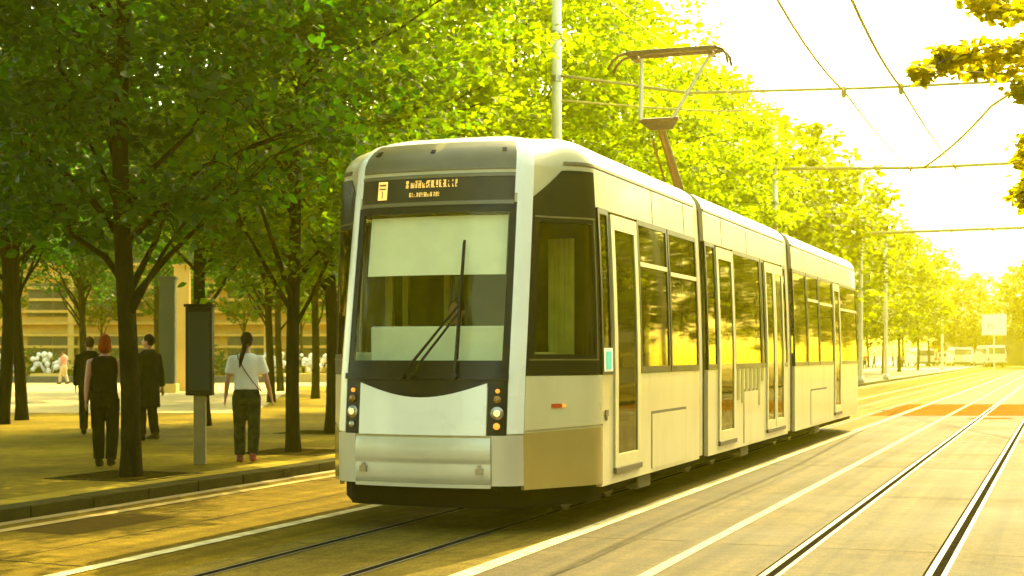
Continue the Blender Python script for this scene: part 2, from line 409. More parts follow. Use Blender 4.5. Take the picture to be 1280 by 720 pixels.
# red-brown band across the road further up the street
pts = [W(38.7, 9.2), W(38.7, 30), W(47.6, 33), W(47.6, 12.6)]
b = MB().add([(p.x, p.y, .010) for p in pts], [(0, 1, 2, 3)]); tag(b.build('redbrown_band', M_REDBROWN), kind='structure')
pts = [W(36.6, 11.1), W(36.6, 12.2), W(37.5, 12.6), W(37.5, 11.6)]
b = MB().add([(p.x, p.y, .009) for p in pts], [(0, 1, 2, 3)]); tag(b.build('road_patch', M_REDBROWN), kind='structure')
M_TAR = mat('tar_seam', (.022, .016, .004), .7, var=.3, spec=.05)
def seam(pts_, w_, z):
    b = MB(); vs = []
    for i, p in enumerate(pts_):
        p = Vector((*p, 0)); q = Vector((*pts_[min(i+1, len(pts_)-1)], 0))-Vector((*pts_[max(0, i-1)], 0)); q.normalize(); nn = Vector((-q.y, q.x, 0))
        ww = w_*random.uniform(.5, 1.3)
        vs += [(p.x-nn.x*ww, p.y-nn.y*ww, z), (p.x+nn.x*ww, p.y+nn.y*ww, z)]
    b.add(vs, [(2*i, 2*i+1, 2*i+3, 2*i+2) for i in range(len(pts_)-1)])
    return tag(b.build('tar_seam', M_TAR), kind='structure')
def wob(x0, y0, x1, y1, n=30, a=.02): return [(x0+(x1-x0)*i/n+random.uniform(-a, a), y0+(y1-y0)*i/n+random.uniform(-a, a)) for i in range(n+1)]
seam(wob(-7.75, -5, -7.7, 60, 90), .012, .0065)
seam(wob(-9.2, 14.2, -6.95, 14.5), .012, .0068)
seam(wob(-9.2, 9.6, -6.95, 9.4), .014, .0068)
for yy in (8.2, 12.4, 17.1, 22.3, 28.0, 35): seam(wob(-3.95, yy, -2.95, yy+.06), .010, .0092); seam(wob(-2.7, yy, -2.1, yy), .010, .0092); seam(wob(-1.9, yy, -.95, yy+.03), .012, .0092); seam(wob(-.7, yy, 5, yy+.1), .010, .0092)
seam(wob(-3.45, 5, -3.4, 40, 60), .009, .0096)
b = MB().add([(-9.1, 11.1, .0058), (-8.2, 11.0, .0058), (-8.15, 12.6, .0058), (-9.05, 12.7, .0058)], [(0, 1, 2, 3)]); tag(b.build('road_patch', mat('patch_asphalt', (.06, .037, .004), .95, var=.2, spec=.02)), kind='structure')
# manhole cover in the road
for mx_, my_ in ((-7.9, 17.0),):
    b = MB().tube([(0, 0, -.02), (0, 0, .006)], .31, 28); b.tube([(0, 0, -.02), (0, 0, .009)], .25, 28)
    o = b.build('manhole_cover', M_GROOVE, loc=(mx_, my_, .004)); tag(o, kind='structure')

# ------------------------------------------------------------------ the tram
TX, TY = -5.38, 12.32
HALF = [(0, -.15), (.15, -.147), (.30, -.137), (.45, -.12), (.60, -.095), (.72, -.062), (.80, -.025), (.86, .02), (.90, .075), (.93, .14),
        (1.00, .26), (1.10, .43), (1.20, .60), (1.27, .72), (1.32, .82), (1.345, .92), (1.35, .98)]
CUM = [0.0]
for i in range(1, len(HALF)): CUM.append(CUM[-1]+math.dist(HALF[i], HALF[i-1]))
SB = CUM[-1]
RAKE = [(.2, .02), (.44, .015), (.9, .0), (1.4, .045), (2.9, .28), (3.3, .345), (3.5, .40), (3.9, .44)]
PROF = [(3.35, 0, 3.35), (3.42, .022, 3.42), (3.50, .07, 3.49), (3.58, .14, 3.545), (3.68, .25, 3.592), (3.85, .40, 3.63), (4.1, .70, 3.645), (4.5, 1.35, 3.655)]
T_TOP = 4.5
TROOF = [3.35, 3.42, 3.50, 3.58, 3.68, 3.85, 4.1, 4.5]
def interp(tab, x, k=1):
    if x <= tab[0][0]: return tab[0][k]
    for a, c in zip(tab, tab[1:]):
        if x <= c[0]: return a[k]+(c[k]-a[k])*(x-a[0])/(c[0]-a[0])
    return tab[-1][k]
def S0(s, t):
    sg = 1 if s >= 0 else -1; s = abs(s)
    if s >= SB: u, v = 1.35, .98+(s-SB)
    else:
        i = 0
        while i < len(CUM)-2 and CUM[i+1] < s: i += 1
        f = (s-CUM[i])/(CUM[i+1]-CUM[i]); u = HALF[i][0]+(HALF[i+1][0]-HALF[i][0])*f; v = HALF[i][1]+(HALF[i+1][1]-HALF[i][1])*f
    w = max(0, min(1, (.98-v)/.9)); w = w*w*(3-2*w) if w < 1 else 1
    v += interp(RAKE, t)*w
    if t > 1.4: u -= .075*(u/1.35)**3*min(1, (t-1.4)/1.95)**1.6
    if t <= 3.35: return Vector((sg*u, v, t))
    ins, z = interp(PROF, t, 1), interp(PROF, t, 2)
    sp = Vector((0, max(v, 1.5))); p = Vector((u, v)); d = sp-p; L_ = d.length
    k = ins if t < 4.1 else ins
    fr = min(1, ins/1.35) if L_ > 1.35 else min(1, ins/max(L_, 1e-6))
    if ins < .7: fr = ins/L_ if L_ > 0 else 0
    else: fr = (.7/L_) + (1-.7/L_)*(ins-.7)/.65 if L_ > .7 else 1
    p = p+d*min(1, fr)
    return Vector((sg*p.x, p.y, z))
def SN(s, t):
    e = .01
    if t > 4.3: return Vector((0, 0, 1))
    a = S0(s+e, t)-S0(s-e, t); c = S0(s, t+e)-S0(s, t-e)
    n = a.cross(c); n.normalize()
    return n if s >= -9e9 else -n
TLEN = 20.3
def sv(v): return SB+(v-.98)
def patch(b, s0, s1, t0, t1, off=0.0, thick=.03, mi=0, ds=.12, dt=.35, tail=False, tl=None):
    """conforming panel on the tram skin; t0,t1 may be functions of s; off may be function (s,t)"""
    f0 = t0 if callable(t0) else (lambda s: t0)
    f1 = t1 if callable(t1) else (lambda s: t1)
    fo = off if callable(off) else (lambda s, t: off)
    ss = [s0, s1]
    for c in CUM:
        for q in (c, -c):
            if s0+.004 < q < s1-.004: ss.append(q)
    for base in (-1, 1):
        pass
    ss = sorted(ss)
    full = [ss[0]]
    for q in ss[1:]:
        n = 1
        if q-full[-1] > ds and (abs(q) < SB+.01 and abs(full[-1]) < SB+.01): n = int((q-full[-1])/ds)+1
        elif q-full[-1] > 1.2: n = int((q-full[-1])/1.2)+1
        a = full[-1]
        for k in range(1, n+1): full.append(a+(q-a)*k/n)
    ss = full
    if tl is None:
        lo, hi = f0(ss[0]), f1(ss[0])
        if not callable(t0) and not callable(t1):
            tt = [t0, t1]+[q for q in (.44, .9, 1.4, 2.9, 3.3, *TROOF) if t0+.01 < q < t1-.01]
            tt = sorted(tt); full = [tt[0]]
            for q in tt[1:]:
                n = max(1, int((q-full[-1])/dt)); a = full[-1]
                for k in range(1, n+1): full.append(a+(q-a)*k/n)
            fr = [(q-t0)/(t1-t0) for q in full]
        else:
            n = max(3, int((hi-lo)/.15)+1); fr = [k/n for k in range(n+1)]
    else: fr = tl
    ns, nt_ = len(ss), len(fr)
    O, I = [], []
    for s in ss:
        for q in fr:
            t = f0(s)+(f1(s)-f0(s))*q
            p = S0(s, t); n = SN(s, t); o = fo(s, t)
            a, c = p+n*o, p+n*(o-thick)
            if tail: a = Vector((-a.x, TLEN-a.y, a.z)); c = Vector((-c.x, TLEN-c.y, c.z))
            O.append(a); I.append(c)
    sheet_only = thick <= 0
    fs = []
    def ix(i, j, k=0): return k*ns*nt_+i*nt_+j
    for i in range(ns-1):
        for j in range(nt_-1):
            fs.append((ix(i, j), ix(i+1, j), ix(i+1, j+1), ix(i, j+1)))
            if not sheet_only: fs.append((ix(i, j, 1), ix(i, j+1, 1), ix(i+1, j+1, 1), ix(i+1, j, 1)))
    if sheet_only:
        b.add(O, fs, mi); return
    for i in range(ns-1):
        fs.append((ix(i, 0), ix(i, 0, 1), ix(i+1, 0, 1), ix(i+1, 0)))
        fs.append((ix(i, nt_-1), ix(i+1, nt_-1), ix(i+1, nt_-1, 1), ix(i, nt_-1, 1)))
    for j in range(nt_-1):
        fs.append((ix(0, j), ix(0, j+1), ix(0, j+1, 1), ix(0, j, 1)))
        fs.append((ix(ns-1, j), ix(ns-1, j, 1), ix(ns-1, j+1, 1), ix(ns-1, j+1)))
    b.add(O+I, fs, mi)

tram = empty('tram', (TX, TY, 0), label='cream and silver articulated tram with its headlights lit, standing on the left hand track', cat='tram')
SIB = {}
def components(b):
    par = list(range(len(b.v)))
    def find(i):
        while par[i] != i: par[i] = par[par[i]]; i = par[i]
        return i
    for f in b.f:
        r = find(f[0])
        for q in f[1:]: par[find(q)] = r
    comps = {}
    for i in range(len(b.v)): comps.setdefault(find(i), []).append(i)
    return list(comps.values())
def submb(b, vids):
    keep = {v: i for i, v in enumerate(vids)}; n = MB(); n.v = [b.v[v] for v in vids]
    for f, m_ in zip(b.f, b.m):
        if f[0] in keep: n.f.append(tuple(keep[q] for q in f)); n.m.append(m_)
    return n
def P(name, fn, mats, parent=tram, smooth=True, label=None, bevel=0, each=False, split=True):
    b = MB(); fn(b)
    comps = components(b)
    if each:
        return [P1(name, submb(b, c), mats, parent, smooth, label, bevel) for c in comps][0]
    L_, R_, mid = [], [], False
    for c in comps:
        xs = [b.v[i][0] for i in c]
        if max(xs) <= .001: L_ += c
        elif min(xs) >= -.001: R_ += c
        else: mid = True
    if split and not mid and L_ and R_:
        pr, pl = (parent, parent) if parent not in SIB else (parent, SIB[parent])
        r = P1(name, submb(b, R_), mats, pr, smooth, label, bevel); l = P1(name, submb(b, L_), mats, pl, smooth, label, bevel)
        SIB[r] = l
        return r
    return P1(name, b, mats, parent, smooth, label, bevel)
def P1(name, b, mats, parent, smooth, label, bevel):
    o = b.build(name, mats, parent, smooth=smooth, bevel=bevel)
    # sharp edges stay sharp
    me = o.data
    try: me.set_sharp_from_angle(angle=R(35))
    except Exception: pass
    if label: o['label'] = label
    return o
WB, WT = 1.41, 2.97   # window band
TB = .37
V_J1, V_J1b, V_J2, V_J2b = 4.93, 5.40, 10.93, 11.60
def both(b, v0, v1, t0, t1, **k):
    patch(b, sv(v0), sv(v1), t0, t1, **k); patch(b, -sv(v1), -sv(v0), t0, t1, **k)
D1 = (1.37, 2.31); D2 = (5.97, 6.98); D3 = (9.17, 10.62); D4 = (15.97, 16.83)
# -- front module shell
def f_(b):
    patch(b, -sv(V_J1), -SB, TB, WB, thick=.05); patch(b, -SB, SB-.0, .44, WB, thick=.05)
    patch(b, SB, sv(D1[0]), TB, WB, thick=.05); patch(b, sv(D1[0]), sv(D1[1]), TB, .50, thick=.05); patch(b, sv(D1[1]), sv(V_J1), TB, WB, thick=.05)
    patch(b, -sv(V_J1), sv(V_J1), WT, T_TOP, thick=.05)
body1 = P('front_module_body', f_, M_CREAM)
# corner pillars that run from bumper to roof, brighter white
def f_(b):
    for sg in (1, -1):
        a, c = (.80, .955) if sg > 0 else (-.955, -.80)
        patch(b, a, c, .90, 3.05, off=.012, thick=.04)
body_p = P('corner_pillar_trim', f_, M_WHITE)
def roofcap(b):
    patch(b, -.80, .80, 3.60, 4.0, off=.006, thick=.02)
P('roof_front_edge', roofcap, M_WHITE)
# grey roof panel above the destination display, white edges beside it
P('front_roof_panel', lambda b: patch(b, -.775, .775, 3.275, 3.585, off=.010, thick=.03), M_GREYTOP)
def f_(b):
    for u, w in ((-.66, .03), (-.05, .022), (.66, .022)):
        patch(b, u-w, u+w, 3.44, 3.44+w*1.6, off=.018, thick=.01)
P('roof_panel_fixing', f_, M_BLACK, each=True)
def f_(b):
    for sg in (1, -1):
        a, c = (.775, .955) if sg > 0 else (-.955, -.775)
        patch(b, a, c, 3.05, 3.62, off=.012, thick=.03)
P('roof_corner_trim', f_, M_WHITE)
# destination display
disp = P('destination_display', lambda b: patch(b, -.775, .775, 2.955, 3.24, off=.008, thick=.03), M_DISP)
P('display_frame', lambda b: (patch(b, -.775, .775, 3.205, 3.235, off=.016, thick=.012), patch(b, -.775, .775, 2.95, 2.985, off=.016, thick=.012)), M_GREYTOP, disp)
def led(b):
    patch(b, -.575, -.475, 3.02, 3.19, off=.014, thick=.008)      # route number block
    def row(n, x, z, p, h):        # the lettering is too blurred to read in the photograph
        for _ in range(n):
            cols = rr.choice((2, 3, 3, 4)); hh = h if rr.random() < .85 else h-2
            fill = [rr.random() < .72 for _ in range(cols)]; fill[0] = True
            for c_ in range(cols):
                for r_ in range(hh):
                    if (fill[c_] and rr.random() < .85) or r_ in (0,) and rr.random() < .5:
                        xx = x+c_*p; zz = z+r_*p
                        c0 = S0(xx, zz)+SN(xx, zz)*.0125; tx = S0(xx+p*.8, zz)-S0(xx, zz); tz = S0(xx, zz+p*.8)-S0(xx, zz)
                        b.add([c0, c0+tx, c0+tx+tz, c0+tz], [(0, 1, 2, 3)])
            x += (cols+1)*p
    rr = random.Random(12)
    row(13, -.275, 3.118, .0098, 7)
    row(12, -.235, 3.035, .0068, 6)
P('display_lettering', led, M_AMBERLED, disp, smooth=False, split=False)
P('display_number_slots', lambda b: (patch(b, -.562, -.488, 3.148, 3.165, off=.0185, thick=.004), patch(b, -.562, -.488, 3.115, 3.128, off=.0185, thick=.004), patch(b, -.530, -.521, 3.035, 3.10, off=.0185, thick=.004)), mat('slot_brown', (.25, .12, .03), .5), disp, smooth=False)
# windscreen
wsg = P('windscreen', lambda b: patch(b, -.775, .775, 1.43, 2.93, off=.0, thick=0), G_FRONT)
def f_(b):
    patch(b, -.80, -.735, 1.35, 2.95, off=.006, thick=.03); patch(b, .735, .80, 1.35, 2.95, off=.006, thick=.03)
    patch(b, -.735, .735, 2.885, 2.95, off=.006, thick=.03); patch(b, -.735, .735, 1.35, 1.545, off=.006, thick=.03)
P('windscreen_frame', f_, M_BLACK, wsg)
P('sun_blind', lambda b: patch(b, -.70, .725, 2.33, 2.87, off=-.07, thick=.01), M_BLIND)
def f_(b):
    b.box(-1.0, .95, .42, .85, 1.45, 1.62); b.box(-.70, .74, .30, .42, 1.45, 1.86)
    b.box(-.25, .2, .45, .65, 1.62, 1.80)
P('dashboard', f_, M_DASH, smooth=False, bevel=.02)
# smile shaped black panel below the windscreen and the white nose panel
smile = lambda s: 1.345-.13*math.cos(min(1, abs(s)/.62)*math.pi/2)**1.0
P('black_apron', lambda b: patch(b, -.63, .63, lambda s: smile(s)-.03, 1.42, off=.006, thick=.03), M_BLACK)
P('nose_panel', lambda b: patch(b, -.615, .615, .885, lambda s: smile(s), off=.022, thick=.04), M_WHITE)
P('apron_ledge', lambda b: patch(b, -.80, .80, 1.375, 1.425, off=.035, thick=.05), M_BLACK)
# bumper
BO = [(0, .010), (.05, .024), (.15, .030), (.32, .027), (.42, .022), (.45, .022), (.49, .030), (.62, .033), (.80, .027), (.93, .019), (1.0, .010)]
def boff(s, t): return interp(BO, (t-.46)/.402)
P('bumper', lambda b: patch(b, -.655, .655, .46, .862, off=boff, thick=.05, tl=[0, .05, .12, .2, .30, .40, .43, .46, .50, .56, .66, .75, .84, .92, 1]), M_SILVER)
P('bumper_lip', lambda b: patch(b, -.655, .655, .42, .452, off=.03, thick=.06), M_SILVER)
def f_(b):
    for sg in (1, -1):
        a, c = (.665, .95) if sg > 0 else (-.95, -.665)
        patch(b, a, c, .44, .885, off=lambda s, t: .015+.03*math.sin(max(0, min(1, (t-.44)/.44))*math.pi), thick=.05)
P('bumper_corner', f_, M_SILVER)
def f_(b):
    for sg in (1, -1):
        a, c = (.955, SB+.005) if sg > 0 else (-SB-.005, -.955)
        patch(b, a, c, lambda s: .40-.0*s, lambda s: .90+.03*(abs(s)-.95), off=.010, thick=.04)
P('lower_side_panel', f_, M_TAUPE)
def f_(b):
    for sg in (1, -1):
        a, c = (.965, SB) if sg > 0 else (-SB, -.965)
        patch(b, a, c, lambda s: .925+.03*(abs(s)-.95), WB-.005, off=.008, thick=.03)
P('cab_side_panel', f_, mat('tram_cream_light', (.64, .57, .34), .3, var=.05, scale=1.5, coat=.3, dirt=.2))
for u in (-.56, .56):
    P('towing_eye', lambda b: (patch(b, u-.035, u+.035, .545, .60, off=.05, thick=.03), patch(b, u-.015, u+.015, .60, .625, off=.045, thick=.02)), M_STEEL)
# headlights
for sg in (-1, 1):
    a, c = (.622, .795) if sg > 0 else (-.795, -.622)
    h = P('headlight', lambda b: patch(b, a, c, .885, 1.40, off=.008, thick=.04), M_BLACK)
    h['label'] = 'black headlight cluster with one lamp glowing warm white'
    m = (a+c)/2
    def ring(b, cs, ct, r, off, th, n=20):
        vs = []; p0 = S0(cs, ct)+SN(cs, ct)*off
        tx = (S0(cs+.01, ct)-S0(cs-.01, ct)).normalized(); nn = SN(cs, ct); ty = nn.cross(tx)
        b.tube([p0-nn*th, p0, p0+nn*r*.25], [r, r, r*.55], n, up=tx)
    P('lamp', lambda b: ring(b, m, 1.08, .040, .022, .03), M_LAMP, h)
    P('lamp_bezel', lambda b: ring(b, m, 1.08, .058, .014, .03), M_STEEL, h)
    P('fog_lamp', lambda b: ring(b, m, .965, .030, .022, .03), M_AMBER if sg > 0 else M_STEEL, h)
    P('side_lamp', lambda b: ring(b, m, 1.20, .034, .022, .03), mat('side_lamp_bronze', (.30, .16, .04), .25, metal=.5), h)
    P('position_lamp', lambda b: ring(b, m, 1.275, .02, .022, .03), M_AMBER, h)
# valance and underframe
P('valance', lambda b: patch(b, -sv(1.3), sv(1.3), .23, .45, off=-.10, thick=.05), M_DARKBOX)
P('underframe', lambda b: (b.box(-1.22, 1.22, 1.3, TLEN-1.2, .27, .50), b.box(-.85, .85, .3, 1.3, .25, .45)), M_DARKBOX, smooth=False)
for vb in (2.9, 8.15, 14.6):
    bg = P('bogie', lambda b: (b.box(-.95, .95, vb-1.1, vb+1.1, .22, .34), b.box(1.10, 1.24, vb-.25, vb+.25, .20, .34), b.box(-1.24, -1.10, vb-.25, vb+.25, .20, .34)), mat('bogie_grey', (.10, .09, .06), .6, var=.2), smooth=False, bevel=.02)
    for dv in (-.75, .75):
        for sg in (-1, 1):
            x = .06+sg*.50
            P('wheel', lambda b: (b.tube([(x-.06, vb+dv, .315), (x+.06, vb+dv, .315)], .30, 28), b.tube([(x-.07*sg, vb+dv, .315), (x-.09*sg, vb+dv, .315)], [.22, .2], 24)), M_STEEL, bg, smooth=False)
# cab side glazing (polygon with sloped top) on both sides
ctop = lambda s: 3.02+min(1, max(0, (abs(s)-.955)/.42))*.265
for sg in (1, -1):
    a, c = (.957, SB-.06) if sg > 0 else (-SB+.06, -.957)
    g = P('cab_side_window', lambda b: patch(b, a+.10*(sg > 0)+.08*(sg < 0), c-.08*(sg > 0)-.10*(sg < 0), 1.60, 2.80, off=.0, thick=0), G_CAB)
    def f_(b):
        patch(b, a, c, 2.80, ctop, off=.012, thick=.04)
        patch(b, a, c, 1.415, 1.60, off=.012, thick=.04)
        if sg > 0: patch(b, a, a+.10, 1.60, 2.80, off=.012, thick=.04); patch(b, c-.08, c, 1.60, 2.80, off=.012, thick=.04)
        else: patch(b, a, a+.08, 1.60, 2.80, off=.012, thick=.04); patch(b, c-.10, c, 1.60, 2.80, off=.012, thick=.04)
    P('window_frame', f_, M_BLACK, g)
    P('window_trim', lambda b: (patch(b, a+.03, c-.03, 2.84, 2.855, off=.018, thick=.01), patch(b, a+.03, c-.03, 1.545, 1.558, off=.018, thick=.01), patch(b, c-.055 if sg > 0 else a+.04, c-.043 if sg > 0 else a+.052, 1.558, 2.84, off=.018, thick=.01)), mat('trim_bronze', (.20, .16, .07), .4, metal=.3), g)
P('side_marker', lambda b: patch(b, 1.28, 1.40, 1.12, 1.155, off=.018, thick=.01), M_RED)
P('side_marker', lambda b: patch(b, 1.41, 1.45, 1.122, 1.152, off=.018, thick=.01), M_AMBER)
P('roof_gutter', lambda b: (patch(b, 1.40, sv(V_J1), 3.335, 3.365, off=.012, thick=.02), patch(b, -sv(V_J1), -1.40, 3.335, 3.365, off=.012, thick=.02)), mat('gutter_brown', (.14, .10, .03), .5))
# cab interior: partition, driver's seat, pale curtain strip
P('cab_partition', lambda b: (b.box(-1.25, -.2, 1.35, 1.39, .5, 2.9), b.box(.62, 1.25, 1.35, 1.39, .5, 2.9), b.box(-.2, .62, 1.35, 1.39, 2.4, 2.9)), mat('partition_olive', (.12, .095, .012), .85, spec=.05), smooth=False)
P('cab_curtain', lambda b: [b.tube([(.80+.05*k, 1.14+.012*(k % 2), 1.55), (.80+.05*k, 1.14+.012*(k % 2), 2.70)], .032, 8) for k in range(5)], mat('curtain_pale', (.85, .88, .45), .8), smooth=True)
ds = P('driver_seat', lambda b: (b.box(-.2, -.04, .95, 1.15, .82, 1.08), b.box(-.35, .11, .85, 1.25, 1.08, 1.20), b.box(-.33, .09, 1.20, 1.29, 1.15, 1.80)), M_SEAT, smooth=False, bevel=.05)
P('cab_door', lambda b: b.box(-.2, .62, 1.36, 1.385, .54, 2.4), mat('cab_door_dark', (.105, .080, .008), .85, spec=.05), smooth=False)
P('cab_post', lambda b: (b.box(-.98, -.90, 1.22, 1.28, .8, 2.7), b.box(-.80, -.74, 1.24, 1.30, .8, 2.7), b.box(-.36, -.30, 1.26, 1.32, .8, 2.7)), mat('post_yellowgreen', (.42, .38, .05), .6), smooth=False, each=True)
P('cab_floor', lambda b: b.box(-.85, .85, .55, 1.35, .78, .82), M_INT, smooth=False)
# sticker and door button by the first door
st = P('info_sticker', lambda b: patch(b, sv(1.02), sv(1.30), 1.44, 1.66, off=.016, thick=.006), M_STICK)
P('sticker_panel', lambda b: patch(b, sv(1.08), sv(1.24), 1.46, 1.63, off=.019, thick=.004), M_TEAL, st)
P('door_button', lambda b: (patch(b, sv(1.07), sv(1.17), 1.02, 1.08, off=.012, thick=.008), patch(b, sv(1.10), sv(1.14), .98, 1.02, off=.012, thick=.008)), mat('button_brown', (.12, .07, .02), .5))
# -- middle and rear module shells
def f_(b):
    both(b, V_J1b, D2[0], TB, WB, thick=.05); both(b, D2[0], D2[1], TB, .50, thick=.05)
    both(b, D2[1], D3[0], TB, WB, thick=.05); both(b, D3[0], D3[1], TB, .50, thick=.05); both(b, D3[1], V_J2, TB, WB, thick=.05)
    both(b, V_J1b, V_J2, WT, T_TOP, thick=.05)
P('middle_module_body', f_, M_CREAM)
def f_(b):
    def tboth(v0, v1, t0, t1):   # the rear module is the front one turned round
        patch(b, sv(TLEN-v1), sv(TLEN-v0), t0, t1, thick=.05, tail=True); patch(b, -sv(TLEN-v0), -sv(TLEN-v1), t0, t1, thick=.05, tail=True)
    both(b, V_J2b, D4[0], TB, WB, thick=.05); both(b, D4[0], D4[1], TB, .50, thick=.05); both(b, D4[1], TLEN-.98, TB, WB, thick=.05)
    patch(b, -SB, SB, TB, WB, thick=.05, tail=True)
    patch(b, -sv(TLEN-V_J2b), sv(TLEN-V_J2b), WT, T_TOP, thick=.05, tail=True)
P('rear_module_body', f_, M_CREAM)
P('rear_window', lambda b: patch(b, -SB, SB, WB, WT, thick=0, tail=True), G_SIDE)
P('rear_bumper', lambda b: patch(b, -.8, .8, .46, .86, off=.03, thick=.05, tail=True), M_SILVER)
for v0, v1 in ((V_J1b, V_J2), (V_J2b, TLEN-1.0)):
    P('roof_gutter', lambda b: both(b, v0, v1, 3.335, 3.365, off=.012, thick=.02), MATS['gutter_brown'])
# joints: dark bellows with a cream cover strip
for v0, v1, cv in ((V_J1, V_J1b, .20), (V_J2, V_J2b, .26)):
    def f_(b):
        n = 5
        for k in range(n):
            a = v0+(v1-v0)*k/n; c = v0+(v1-v0)*(k+1)/n; m_ = (a+c)/2
            both(b, a+.008, c-.008, TB+.02, T_TOP, off=-.05-.03*(k % 2), thick=.03)
    j = P('articulation_joint', f_, M_BELLOWS)
    P('joint_cover', lambda b: both(b, v0+.0, v0+cv, WB-.6 if 0 else .40, T_TOP, off=-.008, thick=.03), mat('joint_beige', (.40, .33, .16), .6, var=.1), j)
# -- windows: glass bands, black posts, transoms
def win(v0, v1, transom=None, curtain=False):
    def f_(b): both(b, v0, v1, WB+.0, WT, off=-.004, thick=0)
    g = P('side_window', f_, G_SIDE)
    def f2(b):
        both(b, v0, v0+.05, WB+.07, WT-.05, off=.006, thick=.03); both(b, v1-.05, v1, WB+.07, WT-.05, off=.006, thick=.03)
        both(b, v0, v1, WB-.0, WB+.07, off=.006, thick=.03); both(b, v0, v1, WT-.05, WT+.005, off=.006, thick=.03)
    P('window_frame', f2, M_BLACK, g)
    if transom:
        P('window_transom', lambda b: both(b, v0+.06, v1-.06, transom, transom+.045, off=.010, thick=.03), mat('transom_cream', (.62, .55, .28), .45), g)
    return g
win(1.0, 1.33)
win(D1[1]+.04, 3.56, 2.50); win(3.60, V_J1, 2.46)
win(V_J1b, D2[0]-.03); win(D2[1]+.03, 8.86); win(8.90, D3[0]-.03); win(D3[1]+.02, V_J2)
win(V_J2b, 12.9); win(12.95, 14.2, 2.50); win(14.25, D4[0]-.05, 2.48); win(D4[1]+.05, TLEN-.98-.0, 2.45)
# -- doors
def door(v0, v1, leaves=1, both_sides=True):
    for sg in (1, -1):
        w = (v1-v0)/leaves
        for i in range(leaves):
            a, c = v0+w*i+.012, v0+w*(i+1)-.012
            if sg > 0: s0, s1 = sv(a), sv(c)
            else: s0, s1 = -sv(c), -sv(a)
            def fr(b):
                e = .11 if leaves == 1 else .09
                patch(b, s0, s0+e, .52, 2.94, off=.016, thick=.04); patch(b, s1-e, s1, .52, 2.94, off=.016, thick=.04)
                patch(b, s0+e, s1-e, 2.80, 2.94, off=.016, thick=.04); patch(b, s0+e, s1-e, .52, .64, off=.016, thick=.04)
            d = P('door', fr, mat('door_cream', (.56, .50, .27), .4, var=.08, dirt=.15))
            P('door_glass', lambda b: patch(b, s0+.09, s1-.09, .62, 2.82, off=.004, thick=0), G_SIDE, d)
            P('door_rail', lambda b: b.tube([S0(s0+.14, 1.0)+SN(s0+.14, 1.)*(-.06), S0(s0+.14, 2.1)+SN(s0+.14, 2.)*(-.06)], .015, 8), M_STEEL, d)
        P('door_step', lambda b: patch(b, sv(v0) if sg > 0 else -sv(v1), sv(v1) if sg > 0 else -sv(v0), .46, .515, off=.03, thick=.06), mat('step_dark', (.08, .06, .02), .6))
door(*D1); door(*D2); door(*D3, leaves=2); door(*D4)
# -- hatches in the skirt
def hatch(v0, v1, z1):
    h = P('skirt_hatch', lambda b: both(b, v0, v1, TB+.04, z1, off=.006, thick=.02), M_CREAM)
    P('hatch_seam', lambda b: (both(b, v0-.012, v0, TB+.04, z1+.02, off=.004, thick=.01), both(b, v1, v1+.012, TB+.04, z1+.02, off=.004, thick=.01), both(b, v0-.012, v1+.012, z1, z1+.03, off=.004, thick=.01)), mat('seam_dark', (.07, .055, .02), .7), h)
hatch(2.78, 4.26, .98); hatch(13.2, 15.0, .98)
hatch(7.55, 8.5, 1.10)
def f_(b):
    for v in (3.0, 4.95-.55, 6.4, 8.0, 12.8, 15.3): both(b, v, v+.012, WT+.01, 3.33, off=.003, thick=.006)
    both(b, .985, .997, TB+.02, WB, off=.004, thick=.006)
P('panel_seam', f_, MATS['seam_dark'])
# upright olive strips of uneven depth below the windows between middle doors
def f_(b):
    rr = random.Random(5)
    for k in range(7):
        a = 7.1+k*.28
        both(b, a, a+.16, 1.41-rr.uniform(.18, .55), 1.41, off=.0045+.0003*k, thick=.004)
P('olive_strips', f_, mat('strip_olive', (.20, .19, .04), .45, var=.2, scale=5), label='olive upright strips below the windows between the middle doors')
# interior fittings
P('interior_floor', lambda b: b.box(-1.28, 1.28, 1.4, TLEN-1.3, .50, .54), mat('floor_grey', (.15, .14, .11), .7), smooth=False)
P('interior_ceiling', lambda b: b.box(-1.2, 1.2, 1.4, TLEN-1.3, 2.99, 3.02), M_INT, smooth=False)
for v in (2.7, 3.5, 4.3, 7.6, 8.4, 12.3, 13.1, 13.9, 14.7, 17.6, 18.4):
    for sx in (-.78, .78):
        P('seat', lambda b: (b.box(sx-.42, sx+.42, v-.22, v+.22, .92, 1.0), b.box(sx-.42, sx+.42, v+.2, v+.27, .95, 1.62), b.box(sx-.3, sx+.3, v-.1, v+.1, .54, .92)), M_SEAT, smooth=False, bevel=.03)
for v in (2.4, 5.9, 7.1, 9.0, 10.7, 15.8, 17.0):
    for sx in (-.9, .9):
        P('grab_pole', lambda b: b.tube([(sx, v, .54), (sx, v, 2.99)], .02, 8), mat('pole_yellow', (.75, .70, .15), .35), smooth=True)
for v in (6.5, 9.9, 12.1, 1.75):
    for sx in (-.95,):
        P('interior_panel', lambda b: b.box(sx-.18, sx+.18, v-.02, v+.02, .9, 2.6), mat('panel_yellow', (.55, .58, .12), .6), smooth=False)
